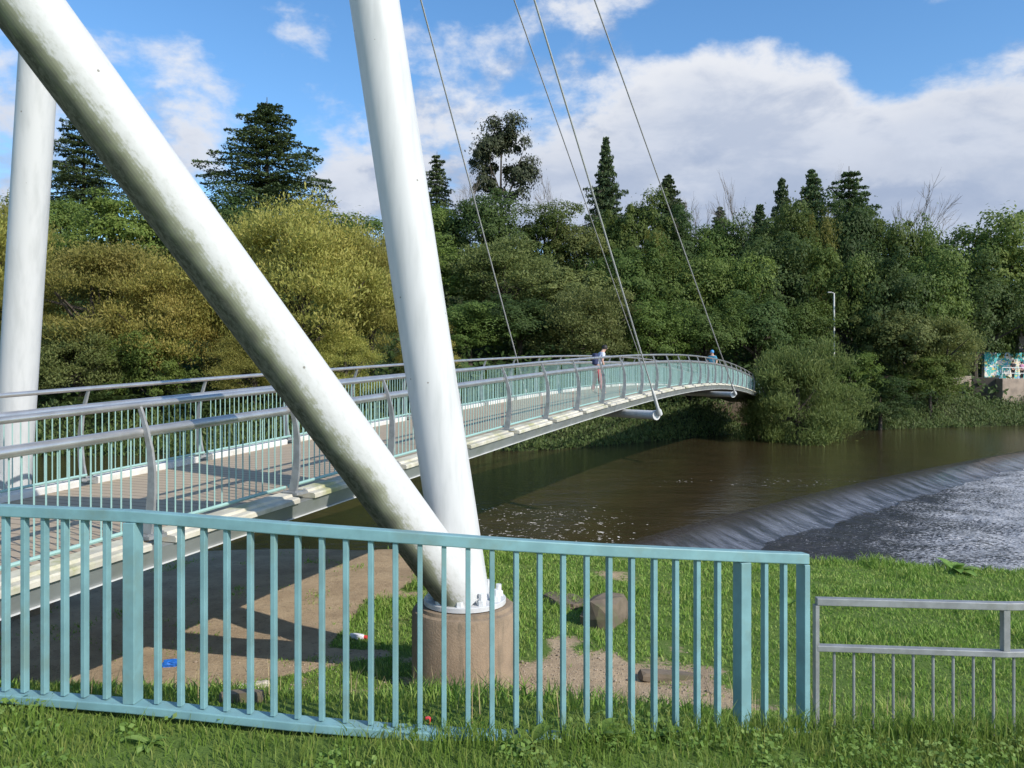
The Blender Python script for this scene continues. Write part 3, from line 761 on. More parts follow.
# ------------------------------------------------------------------ tree generators (unit trees: 1 high, 1 wide)
def cards(c, nrm, a, b, flat=False, updir=None):
    n = len(c); nrm = nrm/(np.linalg.norm(nrm, axis=1, keepdims=True)+1e-9)
    r = rng.normal(size=(n, 3)) if updir is None else updir+rng.normal(size=(n, 3))*.25
    t = r-nrm*np.sum(r*nrm, 1, keepdims=True); t /= np.linalg.norm(t, axis=1, keepdims=True)+1e-9
    s = np.cross(nrm, t)
    a = np.asarray(a).reshape(-1, 1)*np.ones((n, 1)); b = np.asarray(b).reshape(-1, 1)*np.ones((n, 1))
    V = np.stack([c-t*a, c+s*b+t*a*.1, c+t*a, c-s*b+t*a*.1], 1).reshape(-1, 3)
    return V
def quadmesh(name, V, mat):
    n = len(V)//4; return fastmesh(name, V, np.arange(n*4), np.full(n, 4), mat)
def sph(n):
    v = rng.normal(size=(n, 3)); return v/np.linalg.norm(v, axis=1, keepdims=True)
def broad_crown(ncl=105, per=200, leaf=.0115, cz=.56, rz=.43, lob=.22, clr=(.08, .15), narrow=False):
    ph = rng.uniform(0, 6.28, 6)
    d = sph(ncl); d[:, 2] = np.where(d[:, 2] < -.75, -d[:, 2], d[:, 2])
    az = np.arctan2(d[:, 1], d[:, 0])
    lobe = 1+lob*np.sin(2*az+ph[0])*np.cos(2.2*d[:, 2]+ph[1])+lob*.7*np.sin(5*az+ph[2]+3*d[:, 2])
    rad = rng.uniform(.4, .95, ncl)*lobe
    c = d*rad[:, None]*np.array([.46, .46, rz])+np.array([0, 0, cz])
    R_ = clr[0]*.75+(clr[1]*1.15-clr[0]*.75)*rng.random(ncl)**1.6
    if narrow: c[:, :2] *= (1.1-.7*np.clip(c[:, 2:3], 0, 1))
    Vs = []
    k = np.repeat(np.arange(ncl), per); dd = sph(len(k)); dd[:, 2] = np.where(dd[:, 2] < -.35, -dd[:, 2]*.8, dd[:, 2])
    rr = R_[k]*rng.uniform(.6, 1.12, len(k))**.7
    soft = rng.random(len(k)) < .28
    g = rng.normal(size=dd.shape)*.52; dd = np.where(soft[:, None], g, dd); rr = np.where(soft, R_[k], rr)
    p = c[k]+dd*rr[:, None]*np.array([1, 1, .85])
    ctr = p-np.array([0, 0, cz-.08]); ctr /= np.linalg.norm(ctr, axis=1, keepdims=True)+1e-6
    nn = dd*.7+ctr*.6+rng.normal(size=dd.shape)*.38+np.array([0, 0, .15])
    sz = leaf*rng.uniform(.6, 1.4, len(k))
    return cards(p, nn, sz, sz*.62), c, R_
def trunk_mb(c, h0=.0, r=.022, nl=10):
    mb = MB(); top = np.array([0, 0, .72])
    mb.tube([(0, 0, -.03), (.004, 0, .2), (0, .008, .45), (0, 0, .78)], [r*1.25, r, r*.7, r*.25], 7)
    for j in rng.choice(len(c), min(nl, len(c)), False):
        z0 = rng.uniform(.2, .5); e = c[j]; m = (np.array([0, 0, z0])+e)/2+rng.normal(size=3)*.02
        mb.tube([(0, 0, z0), m, e], [r*.5, r*.32, r*.1], 5)
    return mb
def mk_broad(mat, **k):
    V, c, _ = broad_crown(**k); crown = quadmesh('crown', V, mat)
    o = trunk_mb(c); v = np.concatenate(o.v); me = bpy.data.meshes.new('trunk'); me.from_pydata(v.tolist(), [], o.f); me.materials.append(M['bark'])
    return crown, me
def mbmesh(o, name, mat):
    v = np.concatenate(o.v); me = bpy.data.meshes.new(name); me.from_pydata(v.tolist(), [], o.f); me.materials.append(mat); return me
def mk_willow(mat, ncl=60, per=260, leaf=.010, cz=.5, rz=.46, thin=.28, spread=.9):
    ph = rng.uniform(0, 6.28, 4)
    d = sph(ncl); d[:, 2] = np.where(d[:, 2] < -.7, -d[:, 2], d[:, 2]); az = np.arctan2(d[:, 1], d[:, 0])
    rad = rng.uniform(.45, .88, ncl)*(1+.15*np.sin(3*az+ph[0]+2*d[:, 2]))
    c = d*rad[:, None]*np.array([.46, .46, rz])+np.array([0, 0, cz]); R_ = rng.uniform(.09, .17, ncl)
    k = np.repeat(np.arange(ncl), per); dd = sph(len(k)); dd[:, 2] = np.abs(dd[:, 2])*.9+.0*dd[:, 2]-(rng.random(len(k)) < .25)*.5
    rr = R_[k]*rng.uniform(.3, 1.06, len(k))
    p = c[k]+dd*rr[:, None]*np.array([1, 1, .8])
    out = dd+np.array([0, 0, .9])+rng.normal(size=dd.shape)*.35; out /= np.linalg.norm(out, axis=1, keepdims=True)
    nn = np.cross(out, rng.normal(size=dd.shape))+dd*.8
    g = rng.normal(size=p.shape)*.012; p = p+g
    sz = leaf*rng.uniform(.5, 1.5, len(k))
    V = cards(p, nn, sz, sz*thin, updir=out)
    return quadmesh('crown', V, mat), mbmesh(trunk_mb(c, nl=16), 'trunk', M['bark'])
def branchcards(tiers, mat, leaf, droop, per, plate, seedless=None, upn=1.2):
    """tiers: list of (z, length, n branches) ; cards spread flat along each branch"""
    P_, N_ = [], []; mb = MB(); mb.tube([(0, 0, -.02), (0, 0, .5), (0, 0, .985)], [.022, .014, .002], 7)
    for z, ln, nb in tiers:
        a0 = rng.uniform(0, 6.28)
        for k in range(nb):
            a = a0+6.283*k/nb+rng.uniform(-.35, .35); l = ln*rng.uniform(.6, 1.15); m = int(per*l/.4)+6
            f = rng.random(m)**.7; dr = droop*rng.uniform(.4, 1.4)
            sp = plate*l*(.25+.75*np.sin(np.pi*np.clip(f*.85+.1, 0, 1)))*rng.uniform(-1, 1, m)
            zz = z+rng.uniform(-.004, .004)-dr*l*f+.25*dr*l*f*f*2+rng.normal(size=m)*.004
            x = np.cos(a)*f*l-np.sin(a)*sp; y = np.sin(a)*f*l+np.cos(a)*sp
            zz = zz-np.abs(sp)*.25
            P_.append(np.stack([x, y, zz], -1)); N_.append(np.tile([0, 0, upn], (m, 1))+rng.normal(size=(m, 3))*.6)
            mb.tube([(0, 0, z), (math.cos(a)*l*.9, math.sin(a)*l*.9, z-dr*l*.6)], [.005, .0015], 4, False)
    p = np.concatenate(P_); n = np.concatenate(N_); sz = leaf*rng.uniform(.6, 1.4, len(p))
    return quadmesh('crown', cards(p, n, sz, sz*.5), mat), mbmesh(mb, 'trunk', M['bark'])
def mk_spruce(mat=None):
    tiers = [(z, .50*(1-z)**.8*rng.uniform(.6, 1.2)+.015, 7) for z in np.arange(.3, .99, .022)]
    return branchcards(tiers, mat or M['needle'], .011, .35, 230, .34, upn=.6)
def mk_cedar():
    tiers = []
    for z in np.concatenate([np.arange(.30, .88, .05), np.arange(.885, .975, .03)]):
        w = .50*min(1, (1-z)*2.4+.06)*rng.uniform(.62, 1.12)
        tiers.append((z+rng.uniform(-.012, .012), w, 8 if z < .9 else 5))
    return branchcards(tiers, M['needle'], .009, .14, 560, .34, upn=1.5)
def mk_deodar():
    tiers = [(z, .48*(1-z)**.8+.05*rng.random(), 7) for z in np.arange(.3, .98, .038)]
    return branchcards(tiers, M['needle'], .012, .2, 230, .34)
def mk_pine():
    V, c, R_ = broad_crown(ncl=70, per=300, leaf=.012, cz=.66, rz=.33, lob=.12, clr=(.06, .12))
    k = len(V)//4
    # flatten the clumps into plates
    cc = V.reshape(k, 4, 3); idx = np.repeat(np.arange(70), 300)[:k]; cc[..., 2] = c[idx][:, None, 2]+(cc[..., 2]-c[idx][:, None, 2])*.75
    crown = quadmesh('crown', cc.reshape(-1, 3), M['pine'])
    return crown, mbmesh(trunk_mb(c, r=.018, nl=10), 'trunk', M['bark'])
def mk_bare():
    mb = MB()
    def grow(p, d, l, r, lev):
        q = p+d*l; m = (p+q)/2+rng.normal(size=3)*l*.05
        mb.tube([p, m, q], [r, r*.85, r*.65], 4, False)
        if lev == 0: return
        for k in range(3 if lev > 1 else 4):
            dd = d+rng.normal(size=3)*.33+np.array([0, 0, .12]); dd /= np.linalg.norm(dd)
            st = p+(q-p)*rng.uniform(.5, 1); grow(st, dd, l*rng.uniform(.6, .82), r*.6, lev-1)
    grow(np.array([0, 0, 0.]), np.array([0, 0, 1.]), .30, .008, 5)
    v = np.concatenate(mb.v); z = v[:, 2].max(); w = np.abs(v[:, :2]).max()*2; v = v/np.array([w, w, z])
    me = bpy.data.meshes.new('branches'); me.from_pydata(v.tolist(), [], mb.f); me.materials.append(M['twig']); return None, me
grass()
KIND = {
 'broad': [mk_broad(M['broad']), mk_broad(M['broad'], lob=.3), mk_broad(M['broad'], ncl=95, per=220, clr=(.07, .13))],
 'bright': [mk_broad(M['bright'], lob=.25), mk_broad(M['bright'], ncl=85, clr=(.06, .13))],
 'dark': [mk_broad(M['dark'], lob=.25), mk_broad(M['dark'], ncl=90, clr=(.07, .12)), mk_broad(M['dark'], lob=.3)],
 'grey': [mk_willow(M['grey'], ncl=80, per=320, leaf=.011, thin=.5), mk_broad(M['grey'], ncl=90, clr=(.07, .12))],
 'yellow': [mk_broad(M['yellow'], ncl=60, per=110, lob=.3)],
 'willow': [mk_willow(M['willow'], ncl=110, per=480, leaf=.0085, thin=.34), mk_willow(M['willow'], ncl=100, per=480, leaf=.009, thin=.34), mk_willow(M['willow'], ncl=105, per=460, leaf=.0095, thin=.32)],
 'rust': [mk_willow(M['rust'], ncl=100, per=460, leaf=.009, thin=.36)],
 'bush': [mk_willow(M['bushleaf'], ncl=120, per=420, leaf=.014, thin=.2, cz=.42, rz=.5)],
 'spruce': [mk_spruce(), mk_spruce()], 'cedar': [mk_cedar(), mk_cedar()], 'deodar': [mk_deodar(), mk_deodar()],
 'pine': [mk_pine()], 'bare': [mk_bare(), mk_bare(), mk_bare()],
}
NAMES = dict(broad='broadleaf_tree', bright='broadleaf_tree', dark='broadleaf_tree', grey='broadleaf_tree', yellow='yellowing_tree', willow='willow_tree', rust='willow_tree', bush='riverside_bush', spruce='spruce_tree', cedar='cedar_tree', deodar='conifer_tree', pine='pine_tree', bare='bare_tree')
cnt = {}
def tree(px, ytop, Y, wpx, kind, label, group='trees across the river', base=None, depth=None):
    X = (px-512)/F*Y; w = wpx/F*Y; z0 = G(X, Y) if base is None else base
    ztop = (384-ytop)/F*Y; h = max(1.0, ztop-z0)
    i = cnt.get(kind, 0); cnt[kind] = i+1
    crown, tr = KIND[kind][i % len(KIND[kind])]
    root = tag(empty(NAMES[kind], (X, Y, z0)), label, 'bush' if kind == 'bush' else 'tree', group)
    root.rotation_euler = (0, 0, rng.uniform(0, 6.28))
    for nm, me in (('crown', crown), ('trunk' if kind != 'bare' else 'branches', tr)):
        if me is None: continue
        o = link(nm, me, root); o.scale = (w*1.12, w*1.12, h*1.02)
LW = 'trees on the left of the far bank'; LS = 'trees on the skyline across the river'; LH = 'trees on the wooded slope across the river'; LB = 'trees and bushes along the far waterside'
T = [
 # left willow belt
 (300, 192, 47, 200, 'willow', 'largest golden olive willow, domed, between the leaning strut and the upright column', LW),
 (92, 232, 47, 170, 'willow', 'rounded golden willow between the farther column and the leaning strut', LW),
 (178, 262, 46, 130, 'rust', 'willow with rusty orange patches behind the middle of the leaning strut', LW),
 (6, 188, 50, 110, 'willow', 'willow at the left picture edge behind the farther column', LW),
 (228, 212, 50, 90, 'willow', 'olive willow right beside the leaning strut below the big cedar', LW),
 (372, 225, 50, 90, 'willow', 'olive willow just behind the nearer upright column', LW),
 (-70, 200, 48, 170, 'willow', 'willow just outside the left picture edge', LW),
 (80, 318, 43.5, 95, 'grey', 'low grey green shrub in front of the golden willow, above the handrail', LW),
 (150, 330, 43.8, 80, 'bright', 'small green shrub above the handrail near the first far post', LW),
 (255, 330, 44.5, 90, 'willow', 'low olive shrub below the leaning strut just above the handrail', LW),
 (20, 330, 43.2, 90, 'dark', 'dark low shrub at the foot of the farther column', LW),
 (345, 325, 45, 80, 'willow', 'low golden willow left of the upright column above the handrail', LW),
 (425, 318, 48, 60, 'rust', 'small yellowish willow just right of the upright column', LW),
 # behind the willows
 (125, 190, 72, 110, 'bright', 'leafy green tree above the golden willow and left of the strut', LH),
 (165, 205, 76, 100, 'dark', 'dark green tree partly behind the strut above the rusty willow', LH),
 (60, 195, 78, 90, 'broad', 'green tree under the left cedar beside the farther column', LH),
 (225, 195, 84, 90, 'dark', 'dark tree at the foot of the big cedar', LH),
 (330, 215, 80, 120, 'broad', 'green tree hidden behind the domed willow', LH),
 (10, 205, 84, 100, 'broad', 'green tree behind the farther column at the left edge', LH),
 # skyline conifers
 (267, 98, 92, 138, 'cedar', 'large cedar with flat spreading tiers rising above the domed willow', LS),
 (84, 108, 96, 105, 'cedar', 'dark cedar between the farther column and the leaning strut', LS),
 (437, 152, 98, 66, 'deodar', 'small tiered conifer just right of the upright column', LS),
 (501, 118, 96, 76, 'pine', 'tall dark irregular pine left of the twin stay cables', LS),
 (606, 139, 98, 78, 'spruce', 'pointed spruce rising right of the twin stay cables', LS),
 (668, 176, 96, 100, 'spruce', 'broad brownish conifer behind the rightmost stay cable', LS),
 (782, 180, 96, 81.6, 'spruce', 'leftmost of the three close dark conifers on the right skyline', LS),
 (812, 171, 95, 102, 'spruce', 'middle one of the three close dark conifers on the right skyline', LS),
 (849, 167, 94, 130, 'deodar', 'rightmost and bulkiest of the three close dark conifers on the skyline', LS),
 (760, 206, 94, 86.7, 'spruce', 'short dark conifer beside the tallest bare tree', LS),
 (720, 208, 97, 76.5, 'spruce', 'short dark conifer on the skyline left of the tallest bare tree', LS),
 # bare trees
 (745, 168, 92, 68.4, 'bare', 'tallest leafless grey tree on the skyline', LS),
 (700, 194, 95, 62.928, 'bare', 'leafless tree on the skyline between the rightmost cable and the tallest bare tree', LS),
 (640, 186, 96, 54.72, 'bare', 'thin leafless tree between the pointed spruce and the brownish conifer', LS),
 (557, 172, 93, 54.72, 'bare', 'thin pale twiggy tree right of the tall pine', LS),
 (462, 178, 90, 54.72, 'bare', 'pale bare stems at the foot of the tall pine', LS),
 (908, 180, 90, 95.76, 'bare', 'leafless tree right of the dark conifer trio', LS),
 (830, 166, 97, 35.568, 'bare', 'thin bare tree showing between the dark conifers', LS),
 # back row
 (430, 205, 88, 80, 'broad', 'round green tree under the small tiered conifer', LH),
 (482, 196, 86, 90, 'dark', 'dark tree spreading below the tall pine', LH),
 (545, 205, 88, 80, 'broad', 'green tree left of the twin cables on the skyline', LH),
 (585, 222, 86, 70, 'grey', 'grey green tree below and left of the pointed spruce', LH),
 (628, 196, 87, 76, 'broad', 'full green tree directly under the pointed spruce', LH),
 (672, 212, 88, 80, 'dark', 'dark tree under the brownish conifer', LH),
 (712, 220, 88, 74, 'broad', 'green tree under the leafless trees left of the conifer trio', LH),
 (752, 226, 86, 74, 'dark', 'dark tree under the tallest bare tree', LH),
 (797, 208, 87, 80, 'broad', 'green tree below the dark conifer trio', LH),
 (845, 200, 85, 80, 'dark', 'dark tree just right under the bulkiest conifer', LH),
 (885, 206, 85, 80, 'broad', 'green skyline tree left of the leafless right tree', LH),
 (925, 226, 84, 70, 'bright', 'lighter green tree below the leafless right tree', LH),
 (985, 216, 80, 125, 'broad', 'large domed dark oak filling the skyline at the right edge', LS),
 (1060, 214, 80, 120, 'broad', 'domed tree just outside the right picture edge', LS),
 # middle row
 (436, 240, 72, 90, 'bright', 'bright green tree right beside the nearer upright column', LH),
 (505, 235, 70, 120, 'grey', 'large grey green tree below the tall pine', LH),
 (570, 262, 68, 110, 'grey', 'broad grey green tree left of the twin cables halfway up the slope', LH),
 (630, 240, 74, 90, 'broad', 'green tree behind the lower part of the twin cables', LH),
 (655, 232, 76, 36, 'yellow', 'slender tree with yellowing leaves left of the rightmost cable', LH),
 (690, 250, 73, 90, 'broad', 'green tree behind the rightmost cable halfway up the slope', LH),
 (735, 258, 72, 80, 'broad', 'green tree right of the rightmost cable halfway up the slope', LH),
 (778, 240, 75, 100, 'dark', 'dark bluish green tree up the slope left of the lamp post', LH),
 (822, 216, 79, 44, 'yellow', 'tree with bright yellow patches under the dark conifer trio', LH),
 (838, 240, 73, 80, 'broad', 'green tree directly above the lamp post', LH),
 (880, 255, 72, 90, 'dark', 'dark tree above and right of the lamp post', LH),
 (925, 250, 73, 90, 'broad', 'green tree left of and below the domed oak', LH),
 (975, 262, 76, 100, 'dark', 'dark tree below the domed oak above the painted wall', LH),
 (1040, 262, 78, 90, 'dark', 'dark tree at the right picture edge above the painted wall', LH),
 # front row
 (520, 300, 60, 110, 'dark', 'dark rounded tree above the handrail right of the leftmost cable', LB),
 (470, 305, 58, 90, 'broad', 'green tree above the handrail just right of the upright column', LB),
 (588, 282, 59, 110, 'grey', 'rounded olive green tree behind the first person on the bridge', LB),
 (650, 300, 61, 90, 'bright', 'brighter green tree behind the twin cables just above the handrail', LB),
 (705, 300, 64, 90, 'broad', 'green tree above the handrail behind the rightmost cable', LB),
 (755, 296, 68, 90, 'dark', 'dark tree just above the far end of the bridge', LB),
 (800, 300, 70, 80, 'broad', 'green tree standing left behind the lamp post', LB),
 (850, 352, 63.5, 70, 'bright', 'rounded green tree right in front of the lamp post foot', LB),
 (905, 305, 68.2, 90, 'grey', 'pale green tree right of the lamp post', LB),
 (935, 312, 68.4, 90, 'grey', 'pale green tree leaning over the water left of the painted wall', LB),
 (797, 332, 51, 124, 'bush', 'big feathery grey green bush hiding the far end of the bridge', LB),
 (930, 352, 67.2, 70, 'bright', 'leafy green bush hanging to the water left of the stone wall', LB),
 (880, 378, 62.8, 70, 'dark', 'low dark bush at the water right of the feathery bush', LB),
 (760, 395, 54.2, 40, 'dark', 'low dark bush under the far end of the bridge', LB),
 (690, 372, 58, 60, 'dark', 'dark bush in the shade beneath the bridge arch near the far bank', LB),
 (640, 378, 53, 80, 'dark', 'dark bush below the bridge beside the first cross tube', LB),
 (560, 402, 48, 80, 'broad', 'green bush on the bank below the arch left of the first cross tube', LB),
 (480, 395, 46.5, 80, 'dark', 'dark bush on the far bank behind the deck right of the upright column', LB),
 (400, 385, 46, 90, 'dark', 'dark bush on the far bank behind the deck at the upright column', LB),
 (310, 385, 45, 90, 'grey', 'low shrub on the far bank seen through the parapet bars left of the strut foot', LB),
 (210, 390, 44, 90, 'dark', 'low dark shrub seen through the far parapet bars below the strut', LB),
 (110, 395, 43, 90, 'dark', 'low dark shrub seen through the far parapet bars near the left', LB),
]
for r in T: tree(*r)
def undergrowth():
    # plants along the far waterline and shade cover on the slope
    n = 45000; x = rng.uniform(-40, 62, n); yf = yfar(x); y = yf+rng.uniform(-.5, 2.6, n)
    h = (.35+1.1*vnoise(x, y, 1.6, 31))*rng.uniform(.5, 1.2, n); z = ground(x, y)
    c = np.stack([x, y, np.maximum(z, WL)+h*rng.random(n)], -1)
    up = np.tile([0, 0, 1.], (n, 1))+rng.normal(size=(n, 3))*.4
    nn = np.tile([0, -1., .3], (n, 1))+rng.normal(size=(n, 3))*.7
    V = cards(c, nn, rng.uniform(.08, .18, n), rng.uniform(.025, .06, n), updir=up)
    tag(link('waterside_plants', quadmesh('waterside_plants', V, M['reed'])), 'rough reeds and weeds along the waterline of the far bank', 'plants', kind='stuff')
    n = 110000; x = rng.uniform(-75, 75, n); d = rng.uniform(2.5, 62, n); y = yfar(x)+d
    z = ground(x, y)+rng.random(n)*(.6+2.2*vnoise(x, y, 4, 33))
    V = cards(np.stack([x, y, z], -1), np.tile([0, -.6, 1.], (n, 1))+rng.normal(size=(n, 3))*.7, rng.uniform(.12, .3, n), rng.uniform(.08, .18, n))
    tag(link('undergrowth', quadmesh('undergrowth', V, M['dark'])), 'dark leafy undergrowth covering the wooded slope', 'undergrowth', kind='stuff')
undergrowth()

# ------------------------------------------------------------------ far bank: walls, lamp, people
def far_side():
    def slab(name, p0, p1, z0, z1, th, mat, label, cat):
        a = np.array([p0[0], p0[1], 0.]); b = np.array([p1[0], p1[1], 0.]); d = (b-a)/2; n = np.array([-d[1], d[0], 0]); n = n/np.linalg.norm(n)*th/2
        o = MB().box((a+b)/2+np.array([0, 0, (z0+z1)/2]), d, n, (0, 0, (z1-z0)/2)).build(name, mat, bevel=.03); tag(o, label, cat); return o
    def XY(px, Y): return ((px-512)/F*Y, Y)
    slab('painted_wall', XY(983, 77), XY(1075, 80), -.6, 3.05, .35, M['mural'], 'low wall covered in teal yellow and white sprayed paint at the right edge', 'wall')
    slab('stone_wall', XY(999, 72.6), XY(1080, 74.5), -4.2, -1.15+1.65, .8, M['stone'], 'brown stone embankment wall below the painted wall', 'wall')
    slab('dark_wall', XY(972, 74), XY(998.6, 73.2), -4.2, .62, .6, simple('dark_stone', (.10, .085, .065), .95, var=.3, scale=1), 'short dark wall section left of the stone embankment wall', 'wall')  # wall section coloured darker than the stone wall beside it
    slab('tan_wall', XY(838, 72.5), XY(972, 75.0), -2.5, .75, .5, simple('tan_stone', (.38, .31, .25), .95, var=.3, scale=.8, bumps=.5, bscale=3), 'long tan stone wall showing through the riverside trees behind the lamp post', 'wall')
    slab('terrace', XY(985, 76), XY(1090, 77), -4.0, .45, 5.4, M['stone'], 'paved terrace behind the stone embankment wall', 'terrace')
    # railing on the stone wall
    root = tag(empty('wall_railing', (*XY(1010, 73), .5)), 'thin pale railing on top of the stone embankment wall', 'railing'); bpy.context.view_layer.update()
    a = P(1002, 0, 72.8); b = P(1080, 0, 74.7)
    for z in (.98, 1.5): MB().tube([(a[0], a[1], z), (b[0], b[1], z)], .035, 6).build('rail', M['flange'], root)
    for f in np.linspace(0, 1, 6): p = a+(b-a)*f; MB().tube([(p[0], p[1], .45), (p[0], p[1], 1.5)], .04, 6).build('post', M['flange'], root)
    # lamp post
    x, y = XY(834, 70); z0 = G(x, y)
    root = tag(empty('lamp_post', (x, y, z0)), 'slim grey lamp post standing among the trees across the river', 'lamp post'); bpy.context.view_layer.update()
    MB().tube([(x, y, z0-.2), (x, y, 3), (x, y, 7.95)], [.10, .09, .07], 12).build('pole', M['flange'], root, smooth=True)
    MB().tube([(x, y, 7.9), (x-.1, y-.03, 7.98), (x-.25, y-.06, 8.0)], [.04, .04, .035], 8).build('arm', M['flange'], root, smooth=True)
    MB().box((x-.42, y-.1, 8.0), (.2, .03, 0), (-.02, .1, 0), (0, 0, .05)).build('lamp_head', M['galv'], root, bevel=.03)
    # tree trunk-like pillar at the right edge
    x, y = XY(1021, 79)
    tag(MB().box((x, y, 5.0), (.55, 0, 0), (0, .55, 0), (0, 0, 4.8)).build('concrete_pillar', simple('dull_concrete', (.20, .19, .17), .95, var=.2, scale=.7), bevel=.05), 'dull grey square pillar behind the painted wall at the right edge', 'pillar')
far_side()

def skin(name, pts, edges, rad, mat, parent, sub=2):
    me = bpy.data.meshes.new(name); me.from_pydata([tuple(p) for p in pts], edges, [])
    o = bpy.data.objects.new(name, me); COL.objects.link(o)
    md = o.modifiers.new('skin', 'SKIN'); ss = o.modifiers.new('sub', 'SUBSURF'); ss.levels = ss.render_levels = sub
    for i, r in enumerate(rad): me.skin_vertices[0].data[i].radius = (r, r) if not hasattr(r, '__len__') else r
    for i in range(len(pts)): me.skin_vertices[0].data[i].use_root = (i == 0)
    bpy.context.view_layer.update()
    dg = bpy.context.evaluated_depsgraph_get(); m2 = bpy.data.meshes.new_from_object(o.evaluated_get(dg))
    bpy.data.objects.remove(o); m2.name = name; m2.materials.clear(); m2.materials.append(mat)
    m2.polygons.foreach_set('use_smooth', np.ones(len(m2.polygons), bool))
    return link(name, m2, parent)
SKIN = simple('skin', (.55, .33, .24), .55, var=.05); HAIR = simple('dark_hair', (.02, .016, .013), .6)
def person(loc, rz, H, shirt, trousers, label, lean=0.0, bag=None, hat=None):
    """standing / walking figure, local +Y is where it faces"""
    k = H/1.75
    root = tag(empty('person', loc), label, 'person'); root.rotation_euler = (0, 0, rz); root.scale = (k, k, k)
    def V(x, y, z):                       # lean the upper body forward from the hips
        if z > .92: a = lean*min(1, (z-.92)/.25); dz = z-.92; return (x, y+dz*math.sin(a), .92+dz*math.cos(a))
        return (x, y, z)
    hip = V(0, 0, .96)
    pts = [hip, V(0, 0, 1.12), V(0, .0, 1.3), V(0, 0, 1.43), V(0, .01, 1.53), V(0, .03, 1.62), V(0, .03, 1.68)]
    rad = [(.15, .11), (.13, .10), (.16, .11), (.10, .08), .052, .085, .075]
    E = [(i, i+1) for i in range(6)]
    def ch(start, lst):
        prev = start
        for p, r in lst: pts.append(p); rad.append(r); E.append((prev, len(pts)-1)); prev = len(pts)-1
        return prev
    for s in (-1, 1):
        w = ch(3, [(V(s*.17, 0, 1.42), .055), (V(s*.23, .02, 1.17), .042), (V(s*.22, .16, 1.0), .033), (V(s*.21, .19, .95), .03)])
        for j, (dx, dz) in enumerate(((-.03, -.07), (-.01, -.09), (.01, -.088), (.03, -.075))):
            ch(w, [(V(s*.21+dx, .22, .95+dz*.55), .010), (V(s*.21+dx, .23, .95+dz), .008)])
        ch(w, [(V(s*.21-s*.045, .23, .93), .011)])
        st = .12*s
        ch(0, [((s*.10, 0, .86), .09), ((s*.10, st*.5+.03, .50), .058), ((s*.10, st, .10), .038), ((s*.10, st+.11, .045), .035), ((s*.10, st+.18, .035), .025)])
    skin('body', pts, E, rad, SKIN, root)
    # shirt
    ps = [V(0, 0, .93), V(0, 0, 1.12), V(0, 0, 1.3), V(0, 0, 1.45)]; rs = [(.17, .13), (.15, .12), (.18, .13), (.10, .09)]; es = [(0, 1), (1, 2), (2, 3)]
    for s in (-1, 1):
        ps += [V(s*.17, 0, 1.41), V(s*.225, .015, 1.22)]; rs += [.07, .06]; n = len(ps); es += [(2, n-2), (n-2, n-1)]
    skin('shirt', ps, es, rs, shirt, root)
    ps = [(0, 0, .95)]; rs = [(.165, .12)]; es = []
    for s in (-1, 1):
        st = .12*s; ps += [(s*.10, 0, .84), (s*.10, st*.5+.03, .50), (s*.10, st, .12)]; rs += [.10, .072, .06]; n = len(ps); es += [(0, n-3), (n-3, n-2), (n-2, n-1)]
    skin('trousers', ps, es, rs, trousers, root)
    h = V(0, .02, 1.655)
    mb = MB(); mb.lathe(h, [(.088, -.05), (.096, 0), (.088, .05), (.05, .09), (.001, .10)], 16)
    o = mb.build('helmet' if hat else 'hair', hat or HAIR, smooth=True); o.parent = root
    f = V(0, .12, 1.62)
    nm = MB().tube([np.array(f)-(0, .02, 0), np.array(f)+(0, .02, -.01)], [.012, .016], 6).build('nose', SKIN); nm.parent = root
    for s in (-1, 1):
        e = MB().tube([V(s*.032, .105, 1.645), V(s*.032, .118, 1.645)], .010, 6).build('eye', HAIR); e.parent = root
    if bag:
        c = V(0, -.17, 1.22); b = MB().box(c, (.14, 0, 0), (0, .08, 0), (0, 0, .2)).build('rucksack', bag, bevel=.05); b.parent = root
blueW = simple('pale_blue_shirt', (.62, .66, .78), .8, var=.3, scale=5); red = simple('faded_red_cloth', (.52, .13, .13), .85); navy = simple('navy_cloth', (.03, .04, .10), .8)
tealc = simple('teal_cloth', (.05, .22, .32), .7); blk = simple('black_cloth', (.02, .02, .025), .8); pink = simple('pink_cloth', (.65, .30, .45), .8)
t_ = 24.6; person((*BW(t_, 7.45), HH(t_)-1.25), R(-75), 1.62, blueW, red, 'person in a white and pale blue top and faded red trousers stooping on the bridge', lean=.38, bag=navy)
t_ = 40.8; person((*BW(t_, 6.35), HH(t_)-1.25), R(150), 1.78, tealc, navy, 'person with a blue helmet walking near the far end of the bridge', hat=simple('blue_helmet', (.06, .28, .55), .4))
x, y = (1013-512)/F*74.2, 74.2; person((x, y, .45), R(180), 1.75, blk, blk, 'person in dark clothes standing behind the wall railing at the right edge')
x, y = (1022-512)/F*74.6, 74.6; person((x, y, .45), R(170), 1.65, pink, blk, 'person in a pink top at the very right edge beside the one in dark clothes')

# ------------------------------------------------------------------ sky, sun
SUN = Vector((1.095, -.925, 1.0)).normalized()
el = math.asin(SUN.z); az = math.atan2(SUN.x, SUN.y)
sl = bpy.data.lights.new('sun', 'SUN'); sl.energy = 4.0; sl.angle = R(.53); sl.color = (1, .95, .87)
so = bpy.data.objects.new('sun', sl); COL.objects.link(so); so.rotation_euler = (-SUN).to_track_quat('-Z', 'Y').to_euler(); so.location = (20, -20, 30)
w = NT('World', True); SC.world = w.m
sky = w.n('ShaderNodeTexSky', sky_type='NISHITA'); sky.sun_disc = False; sky.sun_elevation = el; sky.sun_rotation = az
sky.air_density = 1.0; sky.dust_density = .4; sky.ozone_density = 2.2
d = w.coord('Generated')
sp = w.n('ShaderNodeSeparateXYZ'); w.put(sp.inputs[0], d)
